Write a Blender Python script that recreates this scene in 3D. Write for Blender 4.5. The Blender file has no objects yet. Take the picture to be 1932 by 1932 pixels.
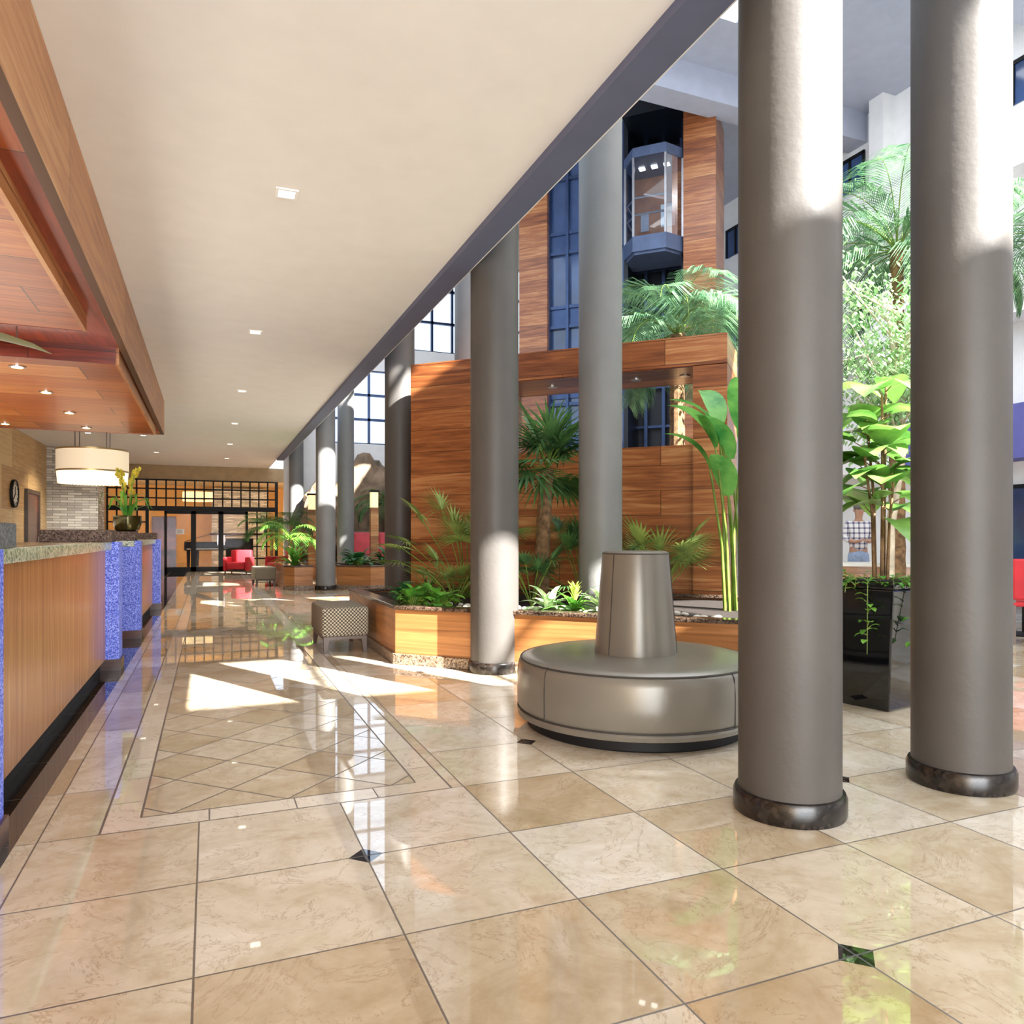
import bpy, bmesh, math, random
from math import sin, cos, pi, radians, sqrt
from mathutils import Vector, Matrix, noise as mnoise
random.seed(7)
S = bpy.context.scene
COL = S.collection

# ------------------------------------------------------------------ helpers
def tag(o, label=None, cat=None, group=None, kind=None):
    if label: o['label'] = label
    if cat: o['category'] = cat
    if group: o['group'] = group
    if kind: o['kind'] = kind
    return o

def thing(name, label, cat, loc=(0, 0, 0), rotz=0.0, group=None):
    o = bpy.data.objects.new(name, None)
    o.empty_display_size = 0.1
    COL.objects.link(o)
    o.location = loc
    o.rotation_euler = (0, 0, rotz)
    return tag(o, label, cat, group)

def dup(root, loc, rotz, label=None, group=None, scale=None):
    r = root.copy(); COL.objects.link(r); r.location = loc; r.rotation_euler = (0, 0, rotz)
    if label: r['label'] = label
    if group: r['group'] = group
    if scale: r.scale = (scale, scale, scale)
    for ch in list(root.children):
        c = ch.copy(); COL.objects.link(c); c.parent = r
        for gch in list(ch.children):
            d = gch.copy(); COL.objects.link(d); d.parent = c
    return r

class M:
    def __init__(s): s.v = []; s.f = []
    def add(s, vs, fs):
        b = len(s.v); s.v += [tuple(p) for p in vs]; s.f += [tuple(i + b for i in f) for f in fs]
        return s
    def box(s, x0, x1, y0, y1, z0, z1):
        return s.add([(x0,y0,z0),(x1,y0,z0),(x1,y1,z0),(x0,y1,z0),(x0,y0,z1),(x1,y0,z1),(x1,y1,z1),(x0,y1,z1)],
                     [(0,3,2,1),(4,5,6,7),(0,1,5,4),(1,2,6,5),(2,3,7,6),(3,0,4,7)])
    def prism(s, poly, z0, z1):
        n = len(poly)
        return s.add([(x,y,z0) for x,y in poly]+[(x,y,z1) for x,y in poly],
                     [tuple(range(n-1,-1,-1)), tuple(range(n,2*n))]+[(i,(i+1)%n,n+(i+1)%n,n+i) for i in range(n)])
    def ring(s, po, pi_, z0, z1):
        n = len(po)
        vs = [(x,y,z0) for x,y in po]+[(x,y,z1) for x,y in po]+[(x,y,z0) for x,y in pi_]+[(x,y,z1) for x,y in pi_]
        fs = []
        for i in range(n):
            j = (i+1) % n
            fs += [(i,j,n+j,n+i),(2*n+j,2*n+i,3*n+i,3*n+j),(n+i,n+j,3*n+j,3*n+i),(j,i,2*n+i,2*n+j)]
        return s.add(vs, fs)
    def lathe(s, prof, n=32, c=(0,0,0), sx=1, sy=1):
        vs = []; fs = []
        k = len(prof)
        for r, z in prof:
            for i in range(n):
                a = 2*pi*i/n
                vs.append((c[0]+r*cos(a)*sx, c[1]+r*sin(a)*sy, c[2]+z))
        for q in range(k-1):
            for i in range(n):
                j = (i+1) % n
                fs.append((q*n+i, q*n+j, (q+1)*n+j, (q+1)*n+i))
        if prof[0][0] > 1e-4: fs.append(tuple(range(n-1,-1,-1)))
        if prof[-1][0] > 1e-4: fs.append(tuple((k-1)*n+i for i in range(n)))
        return s.add(vs, fs)
    def tube(s, pts, r, n=8):
        pts = [Vector(p) for p in pts]; k = len(pts)
        rs = r if isinstance(r, (list, tuple)) else [r]*k
        vs = []; fs = []
        for i, p in enumerate(pts):
            t = (pts[min(i+1,k-1)]-pts[max(i-1,0)]).normalized()
            a = Vector((0,0,1)) if abs(t.z) < 0.95 else Vector((1,0,0))
            u = t.cross(a).normalized(); w = t.cross(u)
            for q in range(n):
                an = 2*pi*q/n
                vs.append(p+u*(cos(an)*rs[i])+w*(sin(an)*rs[i]))
        for i in range(k-1):
            for q in range(n):
                z = (q+1) % n
                fs.append((i*n+q, i*n+z, (i+1)*n+z, (i+1)*n+q))
        fs.append(tuple(range(n-1,-1,-1))); fs.append(tuple((k-1)*n+q for q in range(n)))
        return s.add(vs, fs)
    def strip(s, pts, ws, up=(0,0,1), fold=0.25):
        pts = [Vector(p) for p in pts]; k = len(pts); up = Vector(up)
        vs = []; fs = []
        for i, p in enumerate(pts):
            t = (pts[min(i+1,k-1)]-pts[max(i-1,0)])
            t = t.normalized() if t.length > 1e-6 else Vector((0,0,1))
            sd = t.cross(up)
            if sd.length < 0.05: sd = t.cross(Vector((0.6,0.8,0)))
            sd.normalize(); nn = sd.cross(t)
            w = max(ws[i], 0.0008)
            vs += [p-sd*w+nn*(w*fold), p, p+sd*w+nn*(w*fold)]
        for i in range(k-1):
            a = i*3
            fs += [(a,a+1,a+4,a+3),(a+1,a+2,a+5,a+4)]
        return s.add(vs, fs)
    def ball(s, c, rx, ry=None, rz=None, n=12):
        ry = rx if ry is None else ry; rz = rx if rz is None else rz
        prof = [(max(sin(pi*i/n),0.0005), -cos(pi*i/n)) for i in range(n+1)]
        b = len(s.v)
        s.lathe(prof, n*2)
        for i in range(b, len(s.v)):
            x,y,z = s.v[i]; s.v[i] = (c[0]+x*rx, c[1]+y*ry, c[2]+z*rz)
        return s
    def build(s, name, mat, parent=None, smooth=False, bevel=0, seg=2, label=None, recalc=True, off=None):
        me = bpy.data.meshes.new(name)
        vs = s.v
        if off is not None:
            vs = [(x-off[0], y-off[1], z-off[2]) for x,y,z in vs]
        me.from_pydata(vs, [], s.f); me.update()
        if recalc:
            bm = bmesh.new(); bm.from_mesh(me)
            bmesh.ops.recalc_face_normals(bm, faces=bm.faces[:]); bm.to_mesh(me); bm.free()
        o = bpy.data.objects.new(name, me); COL.objects.link(o)
        me.materials.append(mat)
        if smooth:
            for p in me.polygons: p.use_smooth = True
        if bevel:
            b = o.modifiers.new('bevel', 'BEVEL'); b.width = bevel; b.segments = seg; b.limit_method = 'ANGLE'
            b.angle_limit = radians(40)
        if smooth and not bevel:
            e = o.modifiers.new('es', 'EDGE_SPLIT'); e.split_angle = radians(40)
        if parent: o.parent = parent
        if label: o['label'] = label
        return o

def struct(name, m, mat, parent=None, **k):
    o = m.build(name, mat, parent, **k)
    if not parent: o['kind'] = 'structure'
    return o

def inset(poly, d):
    n = len(poly); out = []
    A = sum(poly[i][0]*poly[(i+1)%n][1]-poly[(i+1)%n][0]*poly[i][1] for i in range(n))
    sg = 1 if A > 0 else -1
    for i in range(n):
        p0 = Vector(poly[i-1]); p1 = Vector(poly[i]); p2 = Vector(poly[(i+1)%n])
        e1 = (p1-p0).normalized(); e2 = (p2-p1).normalized()
        n1 = Vector((-e1.y, e1.x))*sg; n2 = Vector((-e2.y, e2.x))*sg
        b = (n1+n2)
        b = b/(b.length_squared)*2
        q = p1+b*d
        out.append((q.x, q.y))
    return out

# ------------------------------------------------------------------ materials
def c(h):
    h = h.lstrip('#')
    r = []
    for i in (0, 2, 4):
        u = int(h[i:i+2], 16)/255
        r.append(u/12.92 if u <= 0.04045 else ((u+0.055)/1.055)**2.4)
    return (r[0], r[1], r[2], 1)

class G:
    def __init__(s, name):
        s.m = bpy.data.materials.new(name); s.m.use_nodes = True
        s.t = s.m.node_tree; s.b = s.t.nodes['Principled BSDF']; s.o = s.t.nodes['Material Output']
    def set(s, sock, v):
        if isinstance(v, bpy.types.NodeSocket): s.t.links.new(v, sock)
        else: sock.default_value = v
    def n(s, ty, ins=None, **kw):
        nd = s.t.nodes.new(ty)
        for k, v in kw.items(): setattr(nd, k, v)
        if ins:
            for k, v in ins.items(): s.set(nd.inputs[k], v)
        return nd
    def ma(s, op, a, b=0.0):
        return s.n('ShaderNodeMath', {0: a, 1: b}, operation=op).outputs[0]
    def mix(s, f, a, b, blend='MIX'):
        return s.n('ShaderNodeMix', {0: f, 6: a, 7: b}, data_type='RGBA', blend_type=blend).outputs[2]
    def ramp(s, f, stops):
        nd = s.n('ShaderNodeValToRGB', {0: f}); cr = nd.color_ramp
        while len(cr.elements) < len(stops): cr.elements.new(0.5)
        for e, (p, col) in zip(cr.elements, stops): e.position = p; e.color = col
        return nd.outputs[0]
    def obj(s):
        tc = s.n('ShaderNodeTexCoord'); sp = s.n('ShaderNodeSeparateXYZ', {0: tc.outputs['Object']})
        s.tc = tc
        return sp.outputs[0], sp.outputs[1], sp.outputs[2], tc.outputs['Object']
    def comb(s, x=0.0, y=0.0, z=0.0):
        return s.n('ShaderNodeCombineXYZ', {0: x, 1: y, 2: z}).outputs[0]
    def noise(s, vec, scale, detail=4, rough=0.5, dist=0.0):
        nd = s.n('ShaderNodeTexNoise', {'Vector': vec, 'Scale': scale, 'Detail': detail, 'Roughness': rough, 'Distortion': dist})
        return nd.outputs[0]
    def p(s, **kw):
        names = dict(color='Base Color', rough='Roughness', metal='Metallic', ior='IOR', spec='Specular IOR Level',
                     coat='Coat Weight', coatr='Coat Roughness', emit='Emission Color', es='Emission Strength',
                     trans='Transmission Weight', normal='Normal', alpha='Alpha', sheen='Sheen Weight')
        for k, v in kw.items(): s.set(s.b.inputs[names[k]], v)
        return s
    def bump(s, h, strength=0.3, dist=0.01):
        nd = s.n('ShaderNodeBump', {'Strength': strength, 'Distance': dist, 'Height': h})
        s.t.links.new(nd.outputs[0], s.b.inputs['Normal'])

def plain(name, col, rough=0.5, metal=0.0, var=0.08, scale=4.0, bump=0.0, **kw):
    g = G(name); x, y, z, v = g.obj()
    cc = c(col) if isinstance(col, str) else col
    n = g.noise(v, scale, 4)
    dk = tuple(q*(1-var*2) for q in cc[:3])+(1,)
    lt = tuple(min(q*(1+var), 1) for q in cc[:3])+(1,)
    g.p(color=g.ramp(n, [(0.3, dk), (0.7, lt)]), rough=rough, metal=metal, **kw)
    if bump: g.bump(g.noise(v, scale*12, 3), bump, 0.01)
    return g.m

def emis(name, col, st):
    g = G(name); g.p(color=c(col), emit=c(col), es=st)
    g.m.cycles.emission_sampling = 'NONE'
    return g.m

def wood(name, dark, mid, light, mode='xz', bw=1.6, bh=0.24, rough=0.3, gs=1.0, seam=0.004, coat=0.2, fine=1.0, tv=0.34):
    g = G(name); x, y, z, v = g.obj()
    if mode == 'xz': U, V, W = g.ma('ADD', x, y), z, g.ma('SUBTRACT', x, y)
    elif mode == 'xy': U, V, W = x, y, z
    elif mode == 'yx': U, V, W = y, x, z
    elif mode == 'zy': U, V, W = z, y, x
    else: U, V, W = y, z, x
    uv = g.comb(U, V, 0.0)
    br = g.n('ShaderNodeTexBrick', {'Vector': uv, 'Color1': (0,0,0,1), 'Color2': (1,1,1,1), 'Mortar': (0.5,0.5,0.5,1),
             'Scale': 1.0, 'Mortar Size': seam, 'Mortar Smooth': 0.1, 'Bias': 0.0, 'Brick Width': bw, 'Row Height': bh})
    br.offset = 0.37
    tint = g.n('ShaderNodeSeparateColor', {0: br.outputs['Color']}).outputs[0]
    shift = g.ma('MULTIPLY', tint, 13.0)
    gv = g.comb(g.ma('MULTIPLY', g.ma('ADD', U, shift), 0.7*gs), g.ma('MULTIPLY', g.ma('ADD', V, shift), 11.0*gs*fine), g.ma('MULTIPLY', W, 0.2))
    n1 = g.noise(gv, 1.6, 6, 0.62, 0.7)
    gv2 = g.comb(g.ma('MULTIPLY', U, 2.0*gs), g.ma('MULTIPLY', V, 90.0*gs), shift)
    n2 = g.noise(gv2, 1.5, 3, 0.5)
    f = g.ma('ADD', g.ma('MULTIPLY', n1, 0.85), g.ma('ADD', g.ma('MULTIPLY', n2, 0.18), g.ma('MULTIPLY', g.ma('SUBTRACT', tint, 0.5), tv)))
    col = g.ramp(f, [(0.30, c(dark)), (0.52, c(mid)), (0.74, c(light))])
    sd = tuple(q*0.3 for q in c(dark)[:3])+(1,)
    g.p(color=g.mix(br.outputs['Fac'], col, sd), rough=rough, coat=coat, coatr=0.12)
    return g.m

def granite(name, cols, scale=60, rough=0.12, glow=0.0, spec=0.5):
    g = G(name); x, y, z, v = g.obj()
    vo = g.n('ShaderNodeTexVoronoi', {'Vector': v, 'Scale': scale})
    sp = g.n('ShaderNodeSeparateColor', {0: vo.outputs['Color']}).outputs[0]
    n = g.noise(v, scale*0.25, 4)
    f = g.ma('ADD', g.ma('MULTIPLY', sp, 0.7), g.ma('MULTIPLY', n, 0.3))
    k = len(cols)
    col = g.ramp(f, [(0.15+0.7*i/(k-1), c(q)) for i, q in enumerate(cols)])
    g.p(color=col, rough=rough, spec=spec)
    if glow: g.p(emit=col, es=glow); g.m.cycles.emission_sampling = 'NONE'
    return g.m

def leafmat(name, dark, light, rough=0.4, sc=5.0, tl=0.25):
    g = G(name); x, y, z, v = g.obj()
    n = g.noise(v, sc, 3)
    col = g.ramp(n, [(0.32, c(dark)), (0.68, c(light))])
    g.p(color=col, rough=rough, spec=0.35)
    tr = g.n('ShaderNodeBsdfTranslucent', {0: col})
    mx = g.n('ShaderNodeMixShader', {0: tl})
    g.t.links.new(g.b.outputs[0], mx.inputs[1]); g.t.links.new(tr.outputs[0], mx.inputs[2])
    g.t.links.new(mx.outputs[0], g.o.inputs[0])
    return g.m

def glassmat(name, tint=(0.95, 0.97, 1, 1), refl=0.0, fk=0.06):
    g = G(name)
    tr = g.n('ShaderNodeBsdfTransparent', {0: tint}); gl = g.n('ShaderNodeBsdfGlossy', {0: (1,1,1,1), 1: 0.03})
    fr = g.n('ShaderNodeFresnel', {0: 1.45})
    mx = g.n('ShaderNodeMixShader', {0: g.ma('ADD', g.ma('MULTIPLY', fr.outputs[0], fk), refl)})
    g.t.links.new(tr.outputs[0], mx.inputs[1]); g.t.links.new(gl.outputs[0], mx.inputs[2])
    g.t.links.new(mx.outputs[0], g.o.inputs[0])
    return g.m

def floor_mat():
    g = G('polished_marble_tile'); x, y, z, v = g.obj()
    def fr(a): return g.ma('FRACT', a)
    def edge(u, w): return g.ma('MAXIMUM', g.ma('ABSOLUTE', g.ma('SUBTRACT', fr(u), 0.5)), g.ma('ABSOLUTE', g.ma('SUBTRACT', fr(w), 0.5)))
    def gt(a, b): return g.ma('GREATER_THAN', a, b)
    def lt(a, b): return g.ma('LESS_THAN', a, b)
    def AND(*a):
        r = a[0]
        for q in a[1:]: r = g.ma('MULTIPLY', r, q)
        return r
    def near(a, b, w): return lt(g.ma('ABSOLUTE', g.ma('SUBTRACT', a, b)), w)
    uA = g.ma('DIVIDE', g.ma('ADD', x, 0.04), 0.585); vA = g.ma('DIVIDE', g.ma('SUBTRACT', y, 2.79), 0.597)
    gA = gt(edge(uA, vA), 0.4945)
    k = 1/(0.34*sqrt(2))
    xs = g.ma('SUBTRACT', x, 0.33); ys = g.ma('SUBTRACT', y, 3.53)
    uC = g.ma('MULTIPLY', g.ma('ADD', xs, ys), k); vC = g.ma('MULTIPLY', g.ma('SUBTRACT', xs, ys), k)
    gC = gt(edge(uC, vC), 0.4865)
    inO = AND(gt(x, -0.41), lt(x, 1.07), gt(y, 3.387), lt(y, 26.0))
    inI = AND(gt(x, -0.27), lt(x, 0.93), gt(y, 3.53), lt(y, 25.86))
    uB = g.ma('DIVIDE', x, 0.36); vB = g.ma('DIVIDE', g.ma('SUBTRACT', y, 3.387), 0.36)
    sideB = g.ma('MAXIMUM', lt(x, -0.27), gt(x, 0.93))
    e1 = gt(g.ma('ABSOLUTE', g.ma('SUBTRACT', fr(uB), 0.5)), 0.491); e2 = gt(g.ma('ABSOLUTE', g.ma('SUBTRACT', fr(vB), 0.5)), 0.491)
    eB = g.ma('ADD', g.ma('MULTIPLY', e1, g.ma('SUBTRACT', 1.0, sideB)), g.ma('MULTIPLY', e2, sideB))
    w = 0.005
    lines = g.ma('MAXIMUM', AND(g.ma('MAXIMUM', near(x, -0.41, w), near(x, 1.07, w)), gt(y, 3.387)),
                 g.ma('MAXIMUM', AND(g.ma('MAXIMUM', near(x, -0.27, w), near(x, 0.93, w)), gt(y, 3.53)),
                      g.ma('MAXIMUM', AND(near(y, 3.387, w), gt(x, -0.41), lt(x, 1.07)), AND(near(y, 3.53, w), gt(x, -0.27), lt(x, 0.93)))))
    def sel(a, b, cc):   # outside, border, inner
        r = g.ma('ADD', g.ma('MULTIPLY', a, g.ma('SUBTRACT', 1.0, inO)), g.ma('MULTIPLY', b, g.ma('MULTIPLY', inO, g.ma('SUBTRACT', 1.0, inI))))
        return g.ma('ADD', r, g.ma('MULTIPLY', cc, inI))
    grout = g.ma('MAXIMUM', sel(gA, eB, gC), lines)
    fu = sel(g.ma('FLOOR', uA), g.ma('FLOOR', uB), g.ma('ADD', g.ma('FLOOR', uC), 77.0))
    fv = sel(g.ma('FLOOR', vA), g.ma('FLOOR', vB), g.ma('FLOOR', vC))
    wn = g.n('ShaderNodeTexWhiteNoise', {'Vector': g.comb(fu, fv, 0.0)}, noise_dimensions='2D')
    wv = wn.outputs['Value']
    vs = g.n('ShaderNodeVectorMath', {0: v, 1: g.n('ShaderNodeVectorMath', {0: wn.outputs['Color'], 1: (9, 9, 9)}, operation='MULTIPLY').outputs[0]}, operation='ADD').outputs[0]
    n1 = g.noise(vs, 2.2, 10, 0.66, 1.1)
    n2 = g.noise(vs, 3.2, 10, 0.68, 1.6)
    n3 = g.noise(vs, 14.0, 6, 0.65, 0.6)
    vein = g.n('ShaderNodeMapRange', {0: g.ma('ABSOLUTE', g.ma('SUBTRACT', n2, 0.5)), 1: 0.0, 2: 0.012, 3: 1.0, 4: 0.0}).outputs[0]
    vein = g.ma('MULTIPLY', vein, gt(n1, 0.46))
    f1 = g.ma('ADD', g.ma('MULTIPLY', n1, 0.75), g.ma('MULTIPLY', n3, 0.25))
    base = g.ramp(f1, [(0.34, c('#c0b096')), (0.46, c('#d2c7b3')), (0.57, c('#dfd7c8')), (0.7, c('#ebe6dc'))])
    tint = g.ramp(wv, [(0.0, c('#cfba99')), (0.25, c('#e4d9c5')), (0.55, c('#f6f1e8')), (1.0, c('#ffffff'))])
    tint = g.mix(g.ma('MULTIPLY', inI, 0.3), tint, c('#eae0cc'))
    col = g.mix(0.9, base, tint, 'MULTIPLY')
    col = g.mix(g.ma('MULTIPLY', AND(inO, g.ma('SUBTRACT', 1.0, inI)), 0.65), col, c('#e9e1d2'))
    col = g.mix(g.ma('MULTIPLY', vein, 0.48), col, c('#826038'))
    col = g.mix(g.ma('MULTIPLY', grout, 0.88), col, c('#3d3025'))
    # small dark cut-corner stones
    p_ = g.ma('MULTIPLY', g.ma('SUBTRACT', uA, 1.0), 0.5); q_ = g.ma('MULTIPLY', vA, 0.5)
    r_ = g.ma('MULTIPLY', g.ma('ADD', p_, q_), 0.5); s_ = g.ma('MULTIPLY', g.ma('SUBTRACT', p_, q_), 0.5)
    dr = g.ma('ABSOLUTE', g.ma('SUBTRACT', r_, g.ma('ROUND', r_))); ds = g.ma('ABSOLUTE', g.ma('SUBTRACT', s_, g.ma('ROUND', s_)))
    dia = AND(lt(g.ma('MAXIMUM', dr, ds), 0.028), g.ma('SUBTRACT', 1.0, inO), gt(x, -0.42))
    dk = g.ramp(g.noise(v, 70, 3), [(0.4, c('#15110f')), (0.62, c('#3a3431'))])
    dark = g.ma('MAXIMUM', dia, lt(x, -0.70))
    col = g.mix(dark, col, dk)
    g.p(color=col, rough=g.ma('ADD', 0.02, g.ma('MULTIPLY', grout, 0.4)), ior=2.3)
    return g.m

MT = {}
MT['floor'] = floor_mat()
MT['ceil'] = plain('cream_ceiling_paint', '#edeae7', 0.75, var=0.015)
MT['beam'] = plain('blue_grey_beam_paint', '#5e647f', 0.6, var=0.04)
MT['roof'] = plain('lavender_grey_paint', '#b2b6c6', 0.7, var=0.03)
MT['white'] = plain('white_plaster', '#f3f2f0', 0.7, var=0.02)
MT['cream'] = plain('cream_plaster', '#d8c8a8', 0.7, var=0.03)
MT['violet'] = plain('violet_band_paint', '#5f60a4', 0.6, var=0.04)
MT['column'] = plain('grey_column_plaster', '#4f4b47', 0.5, var=0.06, scale=2.5, bump=0.14, spec=0.4)
MT['column_lit'] = plain('column_plaster_atrium_lit', '#767573', 0.5, var=0.05, scale=2.5, bump=0.12, spec=0.4)  # lighter copy of the column plaster, atrium light put into the colour
MT['colring'] = granite('dark_mosaic_tile', ['#0c0a09', '#1e1a17', '#322b26', '#151110'], 48, 0.25)
MT['fw'] = wood('walnut_plank_cladding', '#66361c', '#98592f', '#c08a56', 'xz', 3.4, 0.29, fine=1.05, tv=0.22, seam=0.003)
MT['fw_soffit'] = wood('walnut_soffit_boards', '#5a2a16', '#95552f', '#b8804c', 'xy', 2.0, 0.3)
MT['planterwood'] = wood('planter_walnut_veneer', '#7f4f2b', '#ad7645', '#cc9c68', 'xz', 1.4, 0.6, fine=0.9)
MT['canopy_fascia'] = wood('canopy_fascia_veneer', '#a0643a', '#c2844e', '#daaa74', 'yz', 3.0, 0.7, coat=0.1, rough=0.4)
MT['canopy_red'] = wood('canopy_cherry_soffit', '#7c2a10', '#a3421c', '#c06a38', 'yx', 1.8, 0.8, rough=0.34, coat=0.1)
MT['canopy_orange'] = wood('canopy_orange_soffit', '#883a0c', '#af5b22', '#cc8644', 'xy', 1.9, 0.62, rough=0.34, coat=0.1, seam=0.006)
MT['canopy_dark'] = wood('canopy_end_board', '#5c1c0a', '#8a3212', '#a34a22', 'xz', 3.0, 0.5)
MT['desk'] = wood('desk_zebrano_veneer', '#9c5c2a', '#bd7f44', '#d29b60', 'zy', 4.0, 0.05, gs=1.2, seam=0.0003, rough=0.35, tv=0.14)
MT['wallwood'] = wood('left_wall_maple_panel', '#b88a50', '#d4ac70', '#e6c890', 'yz', 2.4, 0.9, rough=0.4)
MT['darkwood'] = wood('dark_plinth_wood', '#3a1c0e', '#5b2d16', '#7a4020', 'xz', 2.0, 0.3)
MT['blue'] = granite('blue_stone_led_glow', ['#2a379c', '#4757bf', '#6578da', '#a3b2f4', '#3a48b4'], 140, 0.5, 0.22, 0.3)  # own emission stands in for LED light on the desk posts
MT['top'] = granite('pale_green_granite', ['#6f7f6c', '#9fb09a', '#c3cdb6', '#dfe0cc'], 75, 0.2)
MT['ledge'] = granite('brown_granite', ['#2b211c', '#5a483e', '#7a685c', '#433732'], 85, 0.55, spec=0.2)
MT['greygran'] = granite('grey_granite', ['#4f5458', '#6d7276', '#86898c'], 85, 0.55, spec=0.2)
MT['coping'] = granite('dark_granite_coping', ['#1d1714', '#4c3c32', '#6e5a4a'], 80, 0.15)
MT['plinthstone'] = granite('speckled_granite_plinth', ['#3a2c22', '#75604d', '#a08a74', '#2e241e'], 80, 0.3)
MT['black'] = plain('black_metal', '#121214', 0.55, 0.0, spec=0.3)
MT['blackgloss'] = plain('glossy_black_glaze', '#0c0c0f', 0.06, 0.0, coat=0.6)
MT['soil'] = plain('dark_soil', '#2c2018', 0.95, var=0.3, scale=30, bump=0.8)
MT['leather'] = plain('taupe_grey_leather', '#777268', 0.3, 0.18, var=0.05, scale=3, bump=0.05)
MT['seam'] = plain('dark_seam_piping', '#35312d', 0.6)
MT['red'] = plain('red_upholstery', '#b81c26', 0.7, var=0.1)
MT['pinkred'] = plain('coral_cushion_fabric', '#d2505a', 0.75, var=0.1)
MT['legwood'] = plain('brown_leg_wood', '#4b3524', 0.4, var=0.15)
MT['steel'] = plain('brushed_steel', '#b5b5b8', 0.3, 0.9)
MT['brass'] = plain('pale_brass_band', '#b49a68', 0.35, 0.7)
MT['lamp'] = emis('warm_light_lens', '#fff3dc', 3)
MT['lampg'] = emis('golden_light_lens', '#ffd88c', 6)
MT['shade'] = emis('lit_fabric_shade', '#f3e2c2', 0.35)
MT['crystal'] = emis('lit_crystal_fringe', '#fff4d8', 0.7)
MT['lantern'] = emis('lit_lantern_shade', '#ffe2a8', 0.8)
MT['glass'] = glassmat('clear_window_glass')
MT['cabglass'] = glassmat('blue_tinted_glass', (0.74, 0.84, 0.96, 1), 0.06, 0.6)
MT['navy'] = plain('dark_navy_glass', '#34507f', 0.1, 0.0, var=0.25, scale=0.7, spec=0.9)
MT['navyframe'] = plain('slate_frame_metal', '#3c4d70', 0.3, 0.6)
MT['shaft'] = plain('dark_shaft_paint', '#0e121c', 0.4)
MT['cabmetal'] = plain('slate_cab_metal', '#566482', 0.35, 0.3)
MT['cabwood'] = plain('cab_interior_orange_wood', '#b0704a', 0.4, var=0.15)
MT['paper'] = plain('white_paper', '#efeee8', 0.8, var=0.02)
MT['ink'] = plain('black_ink', '#202020', 0.8)
MT['rock'] = plain('brown_boulder_rock', '#8c7660', 0.85, var=0.3, scale=2.5, bump=0.9)
MT['pebble'] = plain('pale_pebbles', '#c2b9a8', 0.6, var=0.25, scale=9)
MT['bark'] = plain('grey_brown_bark', '#8a6a48', 0.9, var=0.3, scale=14, bump=0.8)
MT['palebark'] = plain('pale_bark', '#c9bca2', 0.8, var=0.2, scale=8, bump=0.4)
MT['stem'] = leafmat('olive_stem', '#5f7a2a', '#8fa948')
MT['fan'] = leafmat('fan_palm_green', '#2d5030', '#669150', 0.45)
MT['fan2'] = leafmat('olive_palm_green', '#54702e', '#9fae5c', 0.5)
MT['feather'] = leafmat('sea_green_palm', '#3b6a48', '#93b88c', 0.5, tl=0.3)
MT['banana'] = leafmat('banana_leaf_green', '#3c8640', '#86c462', 0.45, tl=0.35)
MT['fig'] = leafmat('fresh_fig_leaf', '#477a34', '#8fb95c', 0.35)
MT['pale'] = leafmat('pale_sunlit_leaf', '#649654', '#b8d4a4', 0.5, tl=0.35)
MT['low'] = leafmat('bright_low_leaf', '#3b7f26', '#86c04a', 0.35)
MT['vari'] = leafmat('variegated_leaf', '#4d8a44', '#dfe9b8', 0.35, 16)
MT['dkleaf'] = leafmat('deep_leaf', '#24522e', '#4a8a48', 0.35)
MT['brom'] = leafmat('yellow_green_bract', '#93a03a', '#c4cc74', 0.4)
MT['orchid'] = plain('yellow_orchid_petal', '#c9b83a', 0.5, var=0.15)
MT['olivepot'] = plain('bronze_olive_pot', '#4a4320', 0.15, 0.6, var=0.2)
MT['skin'] = plain('skin', '#c0937a', 0.55, var=0.04)
MT['hair'] = plain('grey_hair', '#6d675f', 0.7)
MT['jeans'] = plain('blue_denim', '#a3b4d4', 0.85, var=0.12, scale=20)
MT['shoe'] = plain('dark_shoe', '#221d1a', 0.5)
MT['cloth'] = plain('white_tabletop', '#e8e4dc', 0.4, var=0.03)
MT['dialwhite'] = plain('clock_dial', '#efe9dc', 0.4, var=0.01)
MT['brownpanel'] = plain('tan_soffit_paint', '#a68c66', 0.6)
MT['ochre'] = plain('ochre_wall_paint', '#cc9d5c', 0.7, var=0.05)

def _stone():
    g = G('stacked_ledger_stone'); x, y, z, v = g.obj()
    U = g.ma('ADD', x, y)
    br = g.n('ShaderNodeTexBrick', {'Vector': g.comb(U, z, 0.0), 'Color1': (0,0,0,1), 'Color2': (1,1,1,1), 'Mortar': (0,0,0,1), 'Scale': 1.0,
             'Mortar Size': 0.006, 'Mortar Smooth': 0.3, 'Brick Width': 0.34, 'Row Height': 0.07})
    t = g.n('ShaderNodeSeparateColor', {0: br.outputs['Color']}).outputs[0]
    f = g.ma('ADD', g.ma('MULTIPLY', t, 0.7), g.ma('MULTIPLY', g.noise(v, 6, 4), 0.3))
    col = g.ramp(f, [(0.1, c('#a8a197')), (0.45, c('#cbc5b9')), (0.8, c('#eae5da'))])
    g.p(color=g.mix(br.outputs['Fac'], col, c('#857d73')), rough=0.8)
    g.bump(g.ma('SUBTRACT', f, br.outputs['Fac']), 0.6, 0.03)
    return g.m
MT['stone'] = _stone()

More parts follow.
